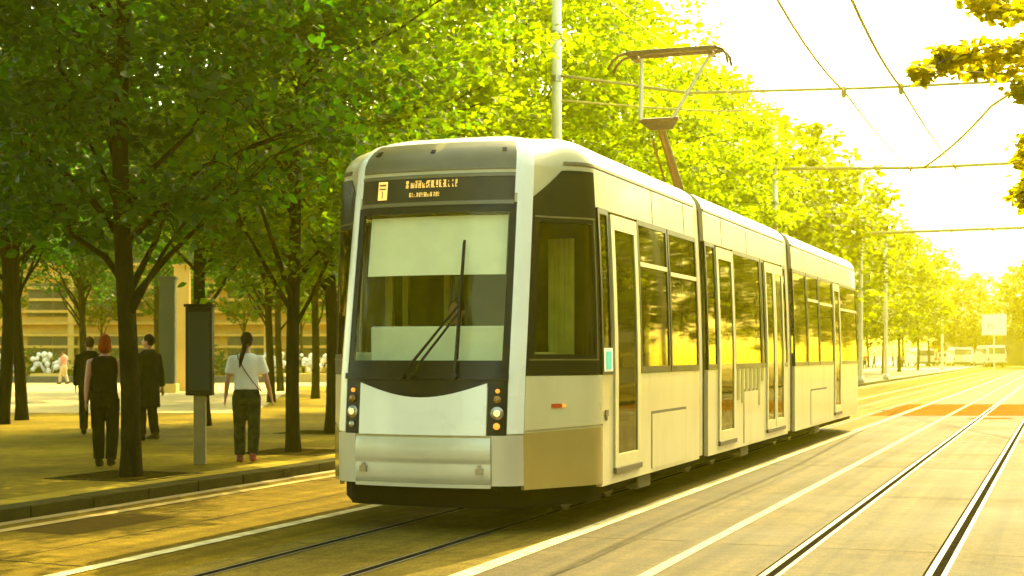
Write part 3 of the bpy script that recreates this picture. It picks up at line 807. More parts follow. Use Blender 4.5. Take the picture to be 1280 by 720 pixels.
# wipers
def on(s, t, o=.05): return S0(s, t)+SN(s, t)*o
wp = P('wiper', lambda b: (b.tube([on(.33, 1.40, .06), on(.335, 1.78, .07), on(.335, 2.60, .04)], [.016, .012, .008], 8), b.tube([on(.335, 1.55, .03), on(.34, 2.62, .028)], .013, 6)), M_BLACK)
wp2 = P('wiper', lambda b: (b.tube([on(-.16, 1.41, .06), on(.33, 2.03, .06)], [.016, .010], 8), b.tube([on(-.08, 1.41, .06), on(.34, 1.97, .06)], [.014, .010], 8),
        b.tube([on(.33, 2.03, .06), on(.34, 1.92, .04)], .014, 6)), M_BLACK)
P('wiper_pivot', lambda b: [b.tube([on(q, 1.40, .0), on(q, 1.40, .09)], .028, 12) for q in (.33, -.16, -.08)], M_BLACK, wp)
# roof equipment
P('roof_box', lambda b: (b.box(-.75, .75, 3.0, 4.6, 3.60, 3.72), b.box(-.7, .7, 12.5, 15.5, 3.60, 3.73)), M_CREAM, smooth=False, bevel=.04)
# pantograph
def f_(b):
    b.box(-.5, .5, 9.0, 9.1, 3.64, 3.78); b.box(-.5, .5, 10.0, 10.1, 3.64, 3.78)
    b.tube([(-.4, 9.0, 3.8), (-.4, 10.1, 3.8)], .03, 8); b.tube([(.4, 9.0, 3.8), (.4, 10.1, 3.8)], .03, 8)
pg = P('pantograph', f_, M_PANTO, smooth=False)
K = Vector((-.14, 8.75, 4.98))
P('lower_arm', lambda b: (b.tube([(.05, 9.6, 3.78), K], [.075, .055], 10), b.tube([(-.12, 9.5, 3.8), K+Vector((-.10, 0, -.25))], .018, 6)), M_PANTO, pg)
P('knee_crossbar', lambda b: (b.tube([K+Vector((-.30, 0, .03)), K+Vector((.30, .0, .03))], [.03, .03], 8), b.add([K+Vector(q) for q in ((-.28, -.02, .0), (.30, -.02, .04), (.20, -.02, -.12), (-.12, -.02, -.12), (-.28, .02, .0), (.30, .02, .04), (.20, .02, -.12), (-.12, .02, -.12))], [(0, 3, 2, 1), (4, 5, 6, 7), (0, 1, 5, 4), (1, 2, 6, 5), (2, 3, 7, 6), (3, 0, 4, 7)])), M_PANTO, pg, smooth=False)
P('upper_arm', lambda b: (b.tube([K+Vector((-.27, 0, .03)), (-.42, 8.85, 5.93)], [.035, .028], 8), b.tube([K+Vector((.20, 0, .03)), (.60, 8.85, 5.93)], [.030, .024], 8)), M_PANTO_L, pg)
def f_(b):
    for dy in (-.13, .13):
        b.box(-.62, .72, 8.85+dy-.03, 8.85+dy+.03, 5.96, 6.03)
    b.box(-.55, -.45, 8.72, 8.98, 5.90, 5.96); b.box(.58, .66, 8.72, 8.98, 5.90, 5.96)
P('collector_head', f_, M_PANTO, pg, smooth=False, bevel=.01)
def f_(b):
    for dy in (-.13, .13):
        b.tube([(-.62, 8.85+dy, 6.0), (-.74, 8.85+dy, 5.97), (-.84, 8.85+dy, 5.88), (-.90, 8.85+dy, 5.78)], .022, 8)
        b.tube([(.72, 8.85+dy, 6.0), (.80, 8.85+dy, 5.97), (.86, 8.85+dy, 5.88), (.88, 8.85+dy, 5.76)], .022, 8)
P('collector_horn', f_, M_PANTO, pg, each=True)

# ------------------------------------------------------------------ trees
def leaves_mesh(name, centres, radii, per, size, mats, flat=.55, seed=1, matidx=None):
    rng = np.random.default_rng(seed)
    n = len(centres)
    C = np.repeat(np.array(centres), per, axis=0); RR = np.repeat(np.array(radii), per)
    d = rng.normal(size=(n*per, 3)); d /= np.linalg.norm(d, axis=1)[:, None]
    r = rng.random(n*per)**.45
    Pp = C + d*np.stack([RR, RR, RR*flat], 1)*r[:, None]
    N_ = len(Pp)
    ax = rng.normal(size=(N_, 3)); ax[:, 2] = ax[:, 2]*.35-.25; ax /= np.linalg.norm(ax, axis=1)[:, None]
    up = rng.normal(size=(N_, 3))*.75+np.array([0, 0, 1.0])
    sd = np.cross(ax, up); sd /= np.linalg.norm(sd, axis=1)[:, None]+1e-9
    nn = np.cross(sd, ax)
    L_ = size*(.7+.7*rng.random(N_))[:, None]; w = L_*.36
    v = np.empty((N_, 6, 3))
    v[:, 0] = Pp
    v[:, 1] = Pp+ax*L_*.32+sd*w+nn*w*.25
    v[:, 2] = Pp+ax*L_*.70+sd*w*.75+nn*w*.15
    v[:, 3] = Pp+ax*L_
    v[:, 4] = Pp+ax*L_*.70-sd*w*.75+nn*w*.15
    v[:, 5] = Pp+ax*L_*.32-sd*w+nn*w*.25
    me = bpy.data.meshes.new(name)
    me.vertices.add(N_*6); me.vertices.foreach_set('co', v.reshape(-1))
    base = np.arange(N_)[:, None]*6
    q = np.concatenate([base+np.array([[0, 1, 2, 3]]), base+np.array([[0, 3, 4, 5]])], 1).reshape(-1)
    me.loops.add(len(q)); me.loops.foreach_set('vertex_index', q.astype(np.int32))
    me.polygons.add(N_*2); me.polygons.foreach_set('loop_start', (np.arange(N_*2)*4).astype(np.int32))
    for m_ in mats: me.materials.append(m_)
    me.update(calc_edges=True)
    return me

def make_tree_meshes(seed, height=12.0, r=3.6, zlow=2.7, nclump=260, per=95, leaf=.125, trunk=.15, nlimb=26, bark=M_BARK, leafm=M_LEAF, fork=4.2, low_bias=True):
    rr = random.Random(seed)
    cz = (zlow+height)/2; hz = (height-zlow)/2
    cl = []; k = 0
    while len(cl) < nclump and k < 20000:
        k += 1
        p = Vector((rr.uniform(-1, 1), rr.uniform(-1, 1), rr.uniform(-1, 1)))
        l = p.length
        if l > 1 or l < .25 or rr.random() > l**1.2: continue
        # egg: widest low
        zz = p.z; wid = 1.0 - max(0, zz)**2*.25
        nz = mnoise.noise(p.normalized()*2.3+Vector((seed*3.1, 0, 0)))*.38
        q = Vector((p.x*r*wid*(1+nz), p.y*r*wid*(1+nz), cz+p.z*hz*(1+nz*.4)))
        if q.z < zlow-.2: continue
        cl.append(q)
    rad = [rr.uniform(.45, .85)*(r/3.6) for _ in cl]
    b = MB()
    lean = Vector((rr.uniform(-.25, .25), rr.uniform(-.25, .25), 0))
    def tp(z): 
        q = z/height
        return Vector((lean.x*q*2+.07*math.sin(z*.9+seed), lean.y*q*2+.07*math.cos(z*.7+seed*2), z))
    zs = [0, .12, .35, 1, 2, 3, 4, 5, 6, 7.2, 8.5, height*.88]
    b.tube([tp(z)-Vector((0, 0, .1 if z == 0 else 0)) for z in zs], [trunk*q for q in (1.4, 1.2, 1.06, 1, .95, .9, .82, .7, .56, .42, .28, .1)], 12)
    targets = sorted(cl, key=lambda q: rr.random())[:nlimb]
    for q in targets:
        hz0 = max(1.9, min(height*.75, q.z - rr.uniform(.8, 2.0) - .25*math.hypot(q.x, q.y)))
        s_ = tp(hz0); d = q-s_
        rt = trunk*(.42 if hz0 < 5 else .3)*rr.uniform(.7, 1.1)
        mid = s_+d*.45+Vector((rr.uniform(-.2, .2), rr.uniform(-.2, .2), .12*d.length*rr.uniform(.2, 1)))
        m2 = s_+d*.75+Vector((rr.uniform(-.2, .2), rr.uniform(-.2, .2), .08*d.length))
        b.tube([s_, s_+d*.2+Vector((0, 0, .05*d.length)), mid, m2, q], [rt, rt*.8, rt*.55, rt*.34, rt*.14], 7)
        # twigs to nearest clumps
        near = sorted(cl, key=lambda c_: (c_-m2).length)[1:5]
        for c_ in near:
            o_ = mid.lerp(m2, rr.random())
            b.tube([o_, o_.lerp(c_, .5)+Vector((rr.uniform(-.1, .1), rr.uniform(-.1, .1), .1)), c_], [rt*.3, rt*.2, .008], 5)
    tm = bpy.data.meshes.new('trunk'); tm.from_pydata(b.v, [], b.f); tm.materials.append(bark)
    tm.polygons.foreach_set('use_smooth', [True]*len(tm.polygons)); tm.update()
    lm = leaves_mesh('crown', [tuple(c) for c in cl], rad, per, leaf, [leafm], seed=seed)
    return tm, lm
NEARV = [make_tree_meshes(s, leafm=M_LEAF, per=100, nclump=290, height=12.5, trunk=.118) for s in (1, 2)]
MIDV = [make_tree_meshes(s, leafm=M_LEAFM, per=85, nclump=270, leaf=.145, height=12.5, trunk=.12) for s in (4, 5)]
NEARB = make_tree_meshes(3, leafm=M_LEAF2, per=100, nclump=290, height=12.5, trunk=.105)
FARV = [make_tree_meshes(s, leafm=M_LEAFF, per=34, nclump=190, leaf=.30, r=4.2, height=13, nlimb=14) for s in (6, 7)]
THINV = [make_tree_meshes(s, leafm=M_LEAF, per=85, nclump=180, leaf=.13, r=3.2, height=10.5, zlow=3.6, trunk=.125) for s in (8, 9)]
YOUNGV = [make_tree_meshes(s, leafm=M_LEAF2, per=60, nclump=110, leaf=.14, r=2.2, height=8, zlow=3.0, trunk=.09, nlimb=14) for s in (12,)]
def plant_tree(loc, meshes, label, group=None, rz=None, sc=1.0, zs=None, name='street_tree'):
    e = empty(name, loc, random.uniform(0, 6.28) if rz is None else rz, label=label, cat='tree', group=group)
    e.scale = (sc, sc, zs or sc)
    t = bpy.data.objects.new('trunk', meshes[0]); COL.objects.link(t); t.parent = e
    c = bpy.data.objects.new('crown', meshes[1]); COL.objects.link(c); c.parent = e
    return e
ORD = ['first', 'second', 'third', 'fourth', 'fifth', 'sixth', 'seventh', 'eighth', 'ninth', 'tenth', 'eleventh', 'twelfth', 'thirteenth', 'fourteenth', 'fifteenth', 'sixteenth', 'seventeenth', 'eighteenth', 'nineteenth', 'twentieth']
G1 = 'street trees along the left kerb'
plant_tree((-12.6, 10.4, .11), NEARV[1], 'tree at the left edge whose dark leaves reach in at the top', G1, rz=1.0, name='street_tree')
plant_tree((-10.7, 15.4, .11), NEARV[0], 'kerbside tree with the thickest dark trunk, in front of the people in black', G1, rz=.4, sc=1.0)
plant_tree((-10.9, 20.1, .11), NEARB, 'kerbside tree with a slim trunk just left of the tram front', G1, rz=2.1, sc=.97)
ys = [25.3, 30.2, 35.6, 41, 47, 53.5, 60.5, 68, 76, 85, 95, 106, 118, 131, 146]
for i, yy in enumerate(ys):
    mv = MIDV[i % 2] if yy < 66 else FARV[i % 2]
    sc = random.uniform(.95, 1.12)
    if yy > 90: sc *= .88
    plant_tree((-13.2+random.uniform(-.4, .4), yy, .11), mv, '%s kerbside tree behind the tram, counting away from the tram front' % ORD[i], G1, sc=sc)
for i, (x, yy) in enumerate([(-10.7, 15.4), (-10.9, 20.1)]+[(-13.2, q) for q in ys[:4]]):
    b = MB().box(x-.62, x+.62, yy-.62, yy+.62, -.05, .1215)
    tag(b.build('tree_pit', mat('soil', (.035, .024, .004), .95, var=.4, scale=20, bump=1, spec=.0)), kind='structure')
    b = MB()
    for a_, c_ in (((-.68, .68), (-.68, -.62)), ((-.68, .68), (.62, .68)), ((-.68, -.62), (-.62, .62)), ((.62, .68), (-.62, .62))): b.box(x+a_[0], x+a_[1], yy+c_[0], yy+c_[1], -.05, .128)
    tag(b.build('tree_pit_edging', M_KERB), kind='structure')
G2 = 'trees standing on the paved square at the left'
PXD = lambda px, d: (W(d, (px-640)*d/FPX).x, W(d, (px-640)*d/FPX).y)
sq = [(PXD(22, 33.7), 'square tree with a bare dark trunk near the left edge, low fork'), (PXD(2, 31.7), 'square tree whose trunk is cut by the left edge of the photo'),
      (PXD(104, 50), 'square tree whose trunk rises behind the two people left of the thick trunk'), (PXD(252, 31), 'square tree behind the dark information pillar'),
      (PXD(337, 46), 'square tree between the white shirted walker and the building'), (PXD(349, 60), 'square tree seen just left of the slim kerbside trunk'),
      (PXD(-50, 38), 'square tree just outside the left edge of the photo'), (PXD(392, 50), 'square tree in the gap between slim trunk and tram'),
      (PXD(412, 58), 'farthest square tree seen beside the tram front'), (PXD(196, 62), 'slim square tree right of the person in the long coat')]
for i, ((x, yy), lb) in enumerate(sq):
    plant_tree((x, yy, .11), THINV[i % 2] if yy < 60 else YOUNGV[0], lb, G2, sc=random.uniform(.95, 1.1), name='square_tree')
for i, (d, l) in enumerate([(85, -29.5), (86, -19.8), (84, -15), (83, -11.6), (88, -24.2)]):
    p = W(d, l, .11)
    plant_tree(p, YOUNGV[0], ['broad tree in front of the cream building, at its left', 'tree before the building, right of the green banner', 'tree before the building, behind the slim kerbside trunk', 'tree before the building, nearest the tram', 'tree before the building, behind the information pillar'][i], 'trees in front of the cream building', sc=random.uniform(.85, 1.0), zs=1.05, name='plaza_tree')
# second row, closing the view
for i, yy in enumerate((60, 72, 84, 98, 114, 132)):
    plant_tree((-19+random.uniform(-1.5, 1.5), yy, .11), FARV[i % 2], '%s tree of the back row behind the kerbside trees, counting from the tram' % ORD[i], 'back row of trees', sc=random.uniform(.9, 1.05), name='back_row_tree')
# end of the street
M_LEAFG = leaf_mat('leaf_distant', (.012, .026, .001), (.034, .050, .002), .45)
FARG = [make_tree_meshes(s_, leafm=M_LEAFG, per=34, nclump=190, leaf=.30, r=4.2, height=13, nlimb=14) for s_ in (16, 17)]
ends = [(176, 46), (186, 52), (196, 58), (206, 64), (190, 69), (180, 63), (170, 60.5), (200, 50), (214, 72), (172, 41), (160, 36)]
for i, (d, l) in enumerate(ends):
    plant_tree(W(d, l), FARG[i % 2], '%s leafy tree closing the far end of the street, in order of planting from left' % ORD[sorted(ends, key=lambda q: q[1]/q[0]).index((d, l))], 'trees closing the far end of the street', sc=random.uniform(.95, 1.12), name='distant_tree')

for i, (x, yy) in enumerate([(-13.5, -3), (-17.5, -10), (-12.5, -17), (-21, -2), (-11.2, -9), (-14.8, -7), (-22, -14), (-14, -24), (-18, -20), (9.5, -8), (10.5, -17), (9, -27), (13, -35)]):  # unseen trees, several added to screen bright sky from the windscreen reflection
    plant_tree((x, yy, .11), MIDV[i % 2], 'unseen tree behind the photographer, seen only as a reflection in the windscreen', 'unseen trees behind the photographer', sc=random.uniform(.95, 1.1), name='street_tree')
for i, (x, yy) in enumerate([(9.6, 22), (10, 31), (9.4, 41), (10, 52), (9.6, 64), (10, 78), (9.8, 94), (10, 112), (10, 134), (10, 160), (13, 14), (12, 4)]):
    plant_tree((x, yy, .11), MIDV[i % 2] if yy < 50 else FARV[i % 2], 'street tree of the right hand row, seen only mirrored in the tram windows', 'street trees along the right kerb', sc=random.uniform(.9, 1.0), name='street_tree')
# tree on the right whose branches overhang the road
def right_tree():
    e = empty('overhanging_tree', (6.4, 14.5, .11), label='tree whose yellow leaved branches hang into the sky at the top right', cat='tree')
    rr = random.Random(21)
    b = MB()
    b.tube([(0, 0, -.1), (0, 0, .4), (-.1, .1, 2), (-.2, 0, 4), (-.3, 0, 6), (-.2, 0, 8.5), (0, 0, 11)], [.34, .26, .22, .2, .17, .12, .05], 12)
    cl = []; rad = []
    def loc(px, py, d): # back to tree-local
        lat = (px-640)*d/FPX; z = CAM_H+(443-py)*d/FPX
        p = FWD*d+RGT*lat; return Vector((p.x-6.4, p.y-14.5, z-.11))
    SPR_ = [[(1300, 20), (1262, 12), (1225, 6)], [(1330, 60), (1280, 55), (1235, 60), (1190, 72), (1150, 88)], [(1330, 95), (1290, 88), (1250, 92), (1210, 90), (1170, 80)],
           [(1340, 130), (1310, 120), (1285, 110)], [(1330, 150), (1300, 170), (1282, 190)], [(1330, 200), (1300, 225), (1280, 240)]]
    for k, sp in enumerate(SPR_):
        d = 12.6+.35*(k % 3)
        pts = [loc(x, y_, d) for x, y_ in sp]
        st = Vector((-.25, 0, 3.0+.3*k))
        b.tube([st, st.lerp(pts[0], .5)+Vector((0, 0, .5))]+pts, [.055, .030]+[.018*(.70**i) for i in range(len(pts))], 7)
        for j in range(16):
            t_ = rr.uniform(.12, 1.0); q = st.lerp(pts[0], t_)+Vector((rr.uniform(-.3, .3), rr.uniform(-.7, .7), rr.uniform(-.25, .5)+.5*(1-abs(2*t_-1))))
            cl.append(tuple(q)); rad.append(rr.uniform(.25, .42)*(1 if t_ < .85 else .6))
        for i, p in enumerate(pts):
            nx = pts[min(i+1, len(pts)-1)]
            for j in range(3):
                q = p.lerp(nx, j/3)+Vector((rr.uniform(-.08, .08), rr.uniform(-.25, .25), rr.uniform(-.08, .08)))
                cl.append(tuple(q)); rad.append(max(.10, .22-.035*i)*rr.uniform(.8, 1.2))
    n0 = len(cl)
    for _ in range(170):
        a = rr.uniform(0, 6.28); ra = 3.6*math.sqrt(rr.random()); z = rr.uniform(4.5, 11.5)
        p = Vector((1.2+ra*math.cos(a), ra*math.sin(a), z))
        if p.x < 1.6: continue
        cl.append(tuple(p)); rad.append(rr.uniform(.5, .8))
        if rr.random() < .2: b.tube([(-.2, 0, max(4, z-1.5)), (p.x*.5, p.y*.5, z-.4), tuple(p)], [.08, .05, .015], 6)
    o = b.build('trunk', M_BARK2, e, smooth=True)
    me = leaves_mesh('crown', cl, rad, 40, .085, [leaf_mat('leaf_yellowing', (.09, .10, .003), (.17, .16, .004), .72)], flat=.6, seed=5)
    c = bpy.data.objects.new('crown', me); COL.objects.link(c); c.parent = e
right_tree()

# ------------------------------------------------------------------ overhead line
POLES = [(-9.62, 28.6, 10.4), (-10.0, 55, 10.0), (-9.9, 79, 11.0), (-9.95, 91, 9.3), (-11.2, 152, 11.5)]
PL = ['pale overhead line pole rising behind the tram front', 'pale line pole above the middle of the tram roof', 'pale line pole just beyond the tram rear', 'shorter pale line pole right of the one beyond the tram rear', 'far pole with a lamp bracket above the white vans']
def pole_builder(i, x, y, h):
    e = empty('line_pole', (x, y, .11), label=PL[i], cat='pole', group='overhead line poles')
    MB().tube([(0, 0, -.1), (0, 0, .5), (0, 0, h*.6), (0, 0, h)], [.13, .115, .10, .085], 14).build('shaft', M_POLE, e, smooth=True)
    MB().tube([(0, 0, 0), (0, 0, .35)], [.20, .16], 14).build('base_collar', M_POLE, e, smooth=True)
    b = MB()
    for zc in (7.0, 7.9): MB().tube([(0, 0, zc), (0, 0, zc+.12)], .125, 14).build('clamp', M_STEEL, e)
    MB().ball((0, 0, h), .10).build('cap', M_POLE, e, smooth=True)
    if i == 4:
        MB().tube([(0, 0, 9.0), (-.5, 0, 9.4), (-1.0, 0, 9.5)], .05, 8).build('lamp_bracket', M_POLE, e, smooth=True)
        MB().box(-1.5, -.8, -.2, .2, 9.3, 9.55).build('lamp_head', M_WIRE, e, bevel=.05)
for i, q in enumerate(POLES): pole_builder(i, *q)
for i, (x, y, h) in enumerate([(6.1, 29, 10), (6.1, 55, 10), (6.1, 80, 10)]):
    e = empty('line_pole', (x, y, .11), label='overhead line pole on the right pavement beyond the photo edge', cat='pole', group='right hand line poles')
    MB().tube([(0, 0, -.1), (0, 0, 5), (0, 0, h)], [.13, .11, .085], 14).build('shaft', M_POLE, e, smooth=True)
    MB().tube([(0, 0, 0), (0, 0, .35)], [.20, .16], 14).build('base_collar', M_POLE, e, smooth=True)
def wire(name, pts, r, label, group='overhead wires', sag=.0, m=M_WIRE, cat='wire'):
    q = []
    for a, c in zip(pts, pts[1:]):
        a, c = Vector(a), Vector(c)
        for k in range(6):
            t = k/6; p = a.lerp(c, t); p.z -= sag*4*t*(1-t); q.append(p)
    q.append(Vector(pts[-1]))
    o = MB().tube(q, r, 6).build(name, m, smooth=True); return tag(o, label, cat, group)
S1, S2, S3 = 28.6, 55, 80
wire('span_wire', [(-9.62, S1, 7.25), (-6.9, S1, 6.72), (-3.4, S1, 6.60), (0, S1, 6.56), (6.1, S1, 6.9)], .032, 'nearest cross wire over the street, from the pole behind the tram front')
wire('span_wire', [(-10.0, S2, 8.45), (-5.2, S2, 8.27), (-3.6, S2, 8.27), (6.1, S2, 8.35)], .07, 'second cross wire over the street, above the tram rear')
wire('span_wire', [(-9.9, S3, 7.95), (-5, S3, 8.0), (6.1, S3, 8.1)], .095, 'third and lowest looking cross wire, just over the far trees')
wire('span_wire', [(-9.62, S1, 6.75), (-6.9, S1+1.5, 6.60), (-5.38, S1+1.5, 6.55)], .018, 'short steady wire below the nearest cross wire beside the pantograph', sag=.02)
wire('bracing_wire', [(-4.7, S2, 8.27), (-2.0, S2-9, 8.9), (1.5, S2-20, 9.6)], .05, 'slanting bracing wire rising to the right from the second cross wire', sag=.15)
wire('feeder_wire', [(-3.5, -10, 6.6), (-3.8, 21, 6.62), (-3.9, S1, 6.58), (-5.15, S2, 8.25), (-5.45, S3, 7.97), (-5.9, 150, 8)], .024, 'left of the two long wires running up the street in the open sky', sag=.12)
wire('feeder_wire', [(-2.2, -10, 6.6), (-2.8, 21, 6.62), (-2.85, S1, 6.58), (-3.6, S2, 8.25), (-3.4, S3, 7.97), (-3.6, 150, 8)], .028, 'right of the two long wires running up the street in the open sky', sag=.12)
wire('contact_wire', [(-5.38, -10, 6.05), (-5.38, 21.17, 6.05), (-5.38, 55, 6.1), (-5.38, 150, 6.1)], .008, 'thin contact wire touched by the tram pantograph')
for i, (x, y, z) in enumerate([(-3.9, S1, 6.56), (-2.85, S1, 6.56), (-5.15, S2, 8.25), (-3.6, S2, 8.25), (-5.45, S3, 7.97), (-3.4, S3, 7.97)]):
    o = MB().tube([(x, y, z-.12), (x, y, z-.05), (x, y, z+.05), (x, y, z+.10)], [.03, .055, .055, .03], 10).build('wire_hanger', M_WIRE, smooth=True)
    tag(o, 'hanger clamp where the %s long wire crosses the %s cross wire' % (('left', 'right')[i % 2], ('nearest', 'second', 'third')[i//2]), 'wire hanger', 'wire hangers')

# ------------------------------------------------------------------ left background: building, wall, hedge, banners
be = empty('cream_building', W(92, -27), YAW, label='cream building with long horizontal sunscreens behind the square trees', cat='building')
MB().box(-32, 19, 0, 14, 0, 16).build('wall', M_WALLC, be)
for k in range(5):
    for j in range(12):
        x = -30+j*4.1; z = .9+k*3.1
        f = MB().box(x-1.55, x+1.55, -.06, -.003, z-.08, z+2.0).build('window', M_WALLB, be)
        MB().box(x-1.45, x-.04, -.09, -.062, z, z+1.9).box(x+.04, x+1.45, -.09, -.062, z, z+1.9).build('pane', M_GLASSD, f)
for k in range(22):
    z = .55+k*.72
    MB().box(-32.2, 19.2, -.75, -.10, z, z+.16).build('sunscreen', mat('sunscreen_ochre', (.75, .42, .07), .7, var=.1), be)
for j in range(9):
    x = -30+j*6; MB().box(x-.18, x+.18, -.72, -.62, 0, 16).build('column', M_WALLC, be)
MB().box(-32.5, 19.5, -.9, 14.2, 16, 16.4).build('roof', M_WALLC, be)
o = MB().box(-34, 6, -.25, .25, -.1, .33).build('low_wall', mat('low_wall_stone', (.10, .085, .05), .8, var=.2), loc=W(79, -18, .11), bevel=.02); o.rotation_euler = (0, 0, YAW)
tag(o, 'low dark stone wall edging the sunlit square below the building', 'wall')
hc = []; hr = []
rr = random.Random(9)
for k in range(150):
    hc.append((rr.uniform(-30, 8), rr.uniform(-1, 1), rr.uniform(.2, 1.3+.5*math.sin(k)))); hr.append(rr.uniform(.4, .8))
me = leaves_mesh('hedge', hc, hr, 60, .22, [M_HEDGE], flat=.8, seed=3)
o = bpy.data.objects.new('hedge', me); COL.objects.link(o); o.location = W(83, -19, .1); o.rotation_euler = (0, 0, YAW)
tag(o, 'loose green hedge between the low wall and the building', 'hedge')
for i, l in enumerate((-27.5, -25.2, -17.8, -13.2, -10.8)):
    b = MB()
    for k in range(26): b.ball((rr.uniform(-.8, .8), rr.uniform(-.5, .5), rr.uniform(.55, 1.5)), rr.uniform(.09, .2), n=6)
    for k in range(8): b.tube([(rr.uniform(-.2, .2), 0, .3), (rr.uniform(-.7, .7), rr.uniform(-.4, .4), 1.1)], .02, 5)
    e = empty('flower_bush', W(81.2, l, .11), YAW, label=['white flowering bush at the far left under the building', 'white flowering bush beside the person in pink', 'white flowering bush right of the man in the dark coat', 'white flowering bush right of the white shirted walker', 'white flowering bush seen near the slim trunk'][i], cat='bush', group='flowering bushes along the low wall')
    b.build('blossom', M_FLOWER, e, smooth=True)
    MB().box(-.9, .9, -.4, .4, 0, .45).build('planter', M_WALLC, e, bevel=.03)
for i, (px, d, w, m_, nm, lb, h0, h1) in enumerate([(210, 58, .30, M_DGREEN, 'banner_pillar', 'dark green vertical banner pillar right of the man in the long coat', .1, 4.4), (228, 60, .30, M_WALLC, 'stone_pillar', 'pale stone pillar beside the dark green banner pillar', 0, 5)]):
    l = (px-640)*d/FPX
    e = empty(nm, W(d, l, .11), YAW, label=lb, cat='pillar')
    MB().box(-w, w, -w*.6, w*.6, h0, h1).build('shaft', m_, e, bevel=.02)
    MB().box(-w-.08, w+.08, -w*.6-.08, w*.6+.08, 0, h0+.25).build('base', M_WALLC, e, bevel=.02)
    MB().box(-w-.05, w+.05, -w*.6-.05, w*.6+.05, h1, h1+.12).build('cap', m_, e, bevel=.02)
# information pillar on the pavement
tp_ = W(20.1, (250-640)*20.1/FPX, .118)
e = empty('information_pillar', tp_, YAW, label='dark upright information pillar on a paler foot beside the white shirted walker', cat='pillar')
MB().box(-.18, .18, -.09, .09, .93, 2.12).build('display_case', M_TOTEM, e, bevel=.015)
MB().box(-.08, .08, -.05, .05, 0, .93).build('foot', M_TOTEMP, e, bevel=.01)
MB().box(-.145, .145, -.095, -.088, 1.0, 2.05).build('panel', M_DGREEN, e)
MB().box(-.2, .2, -.11, .11, 2.12, 2.16).build('cap', M_TOTEM, e, bevel=.01)

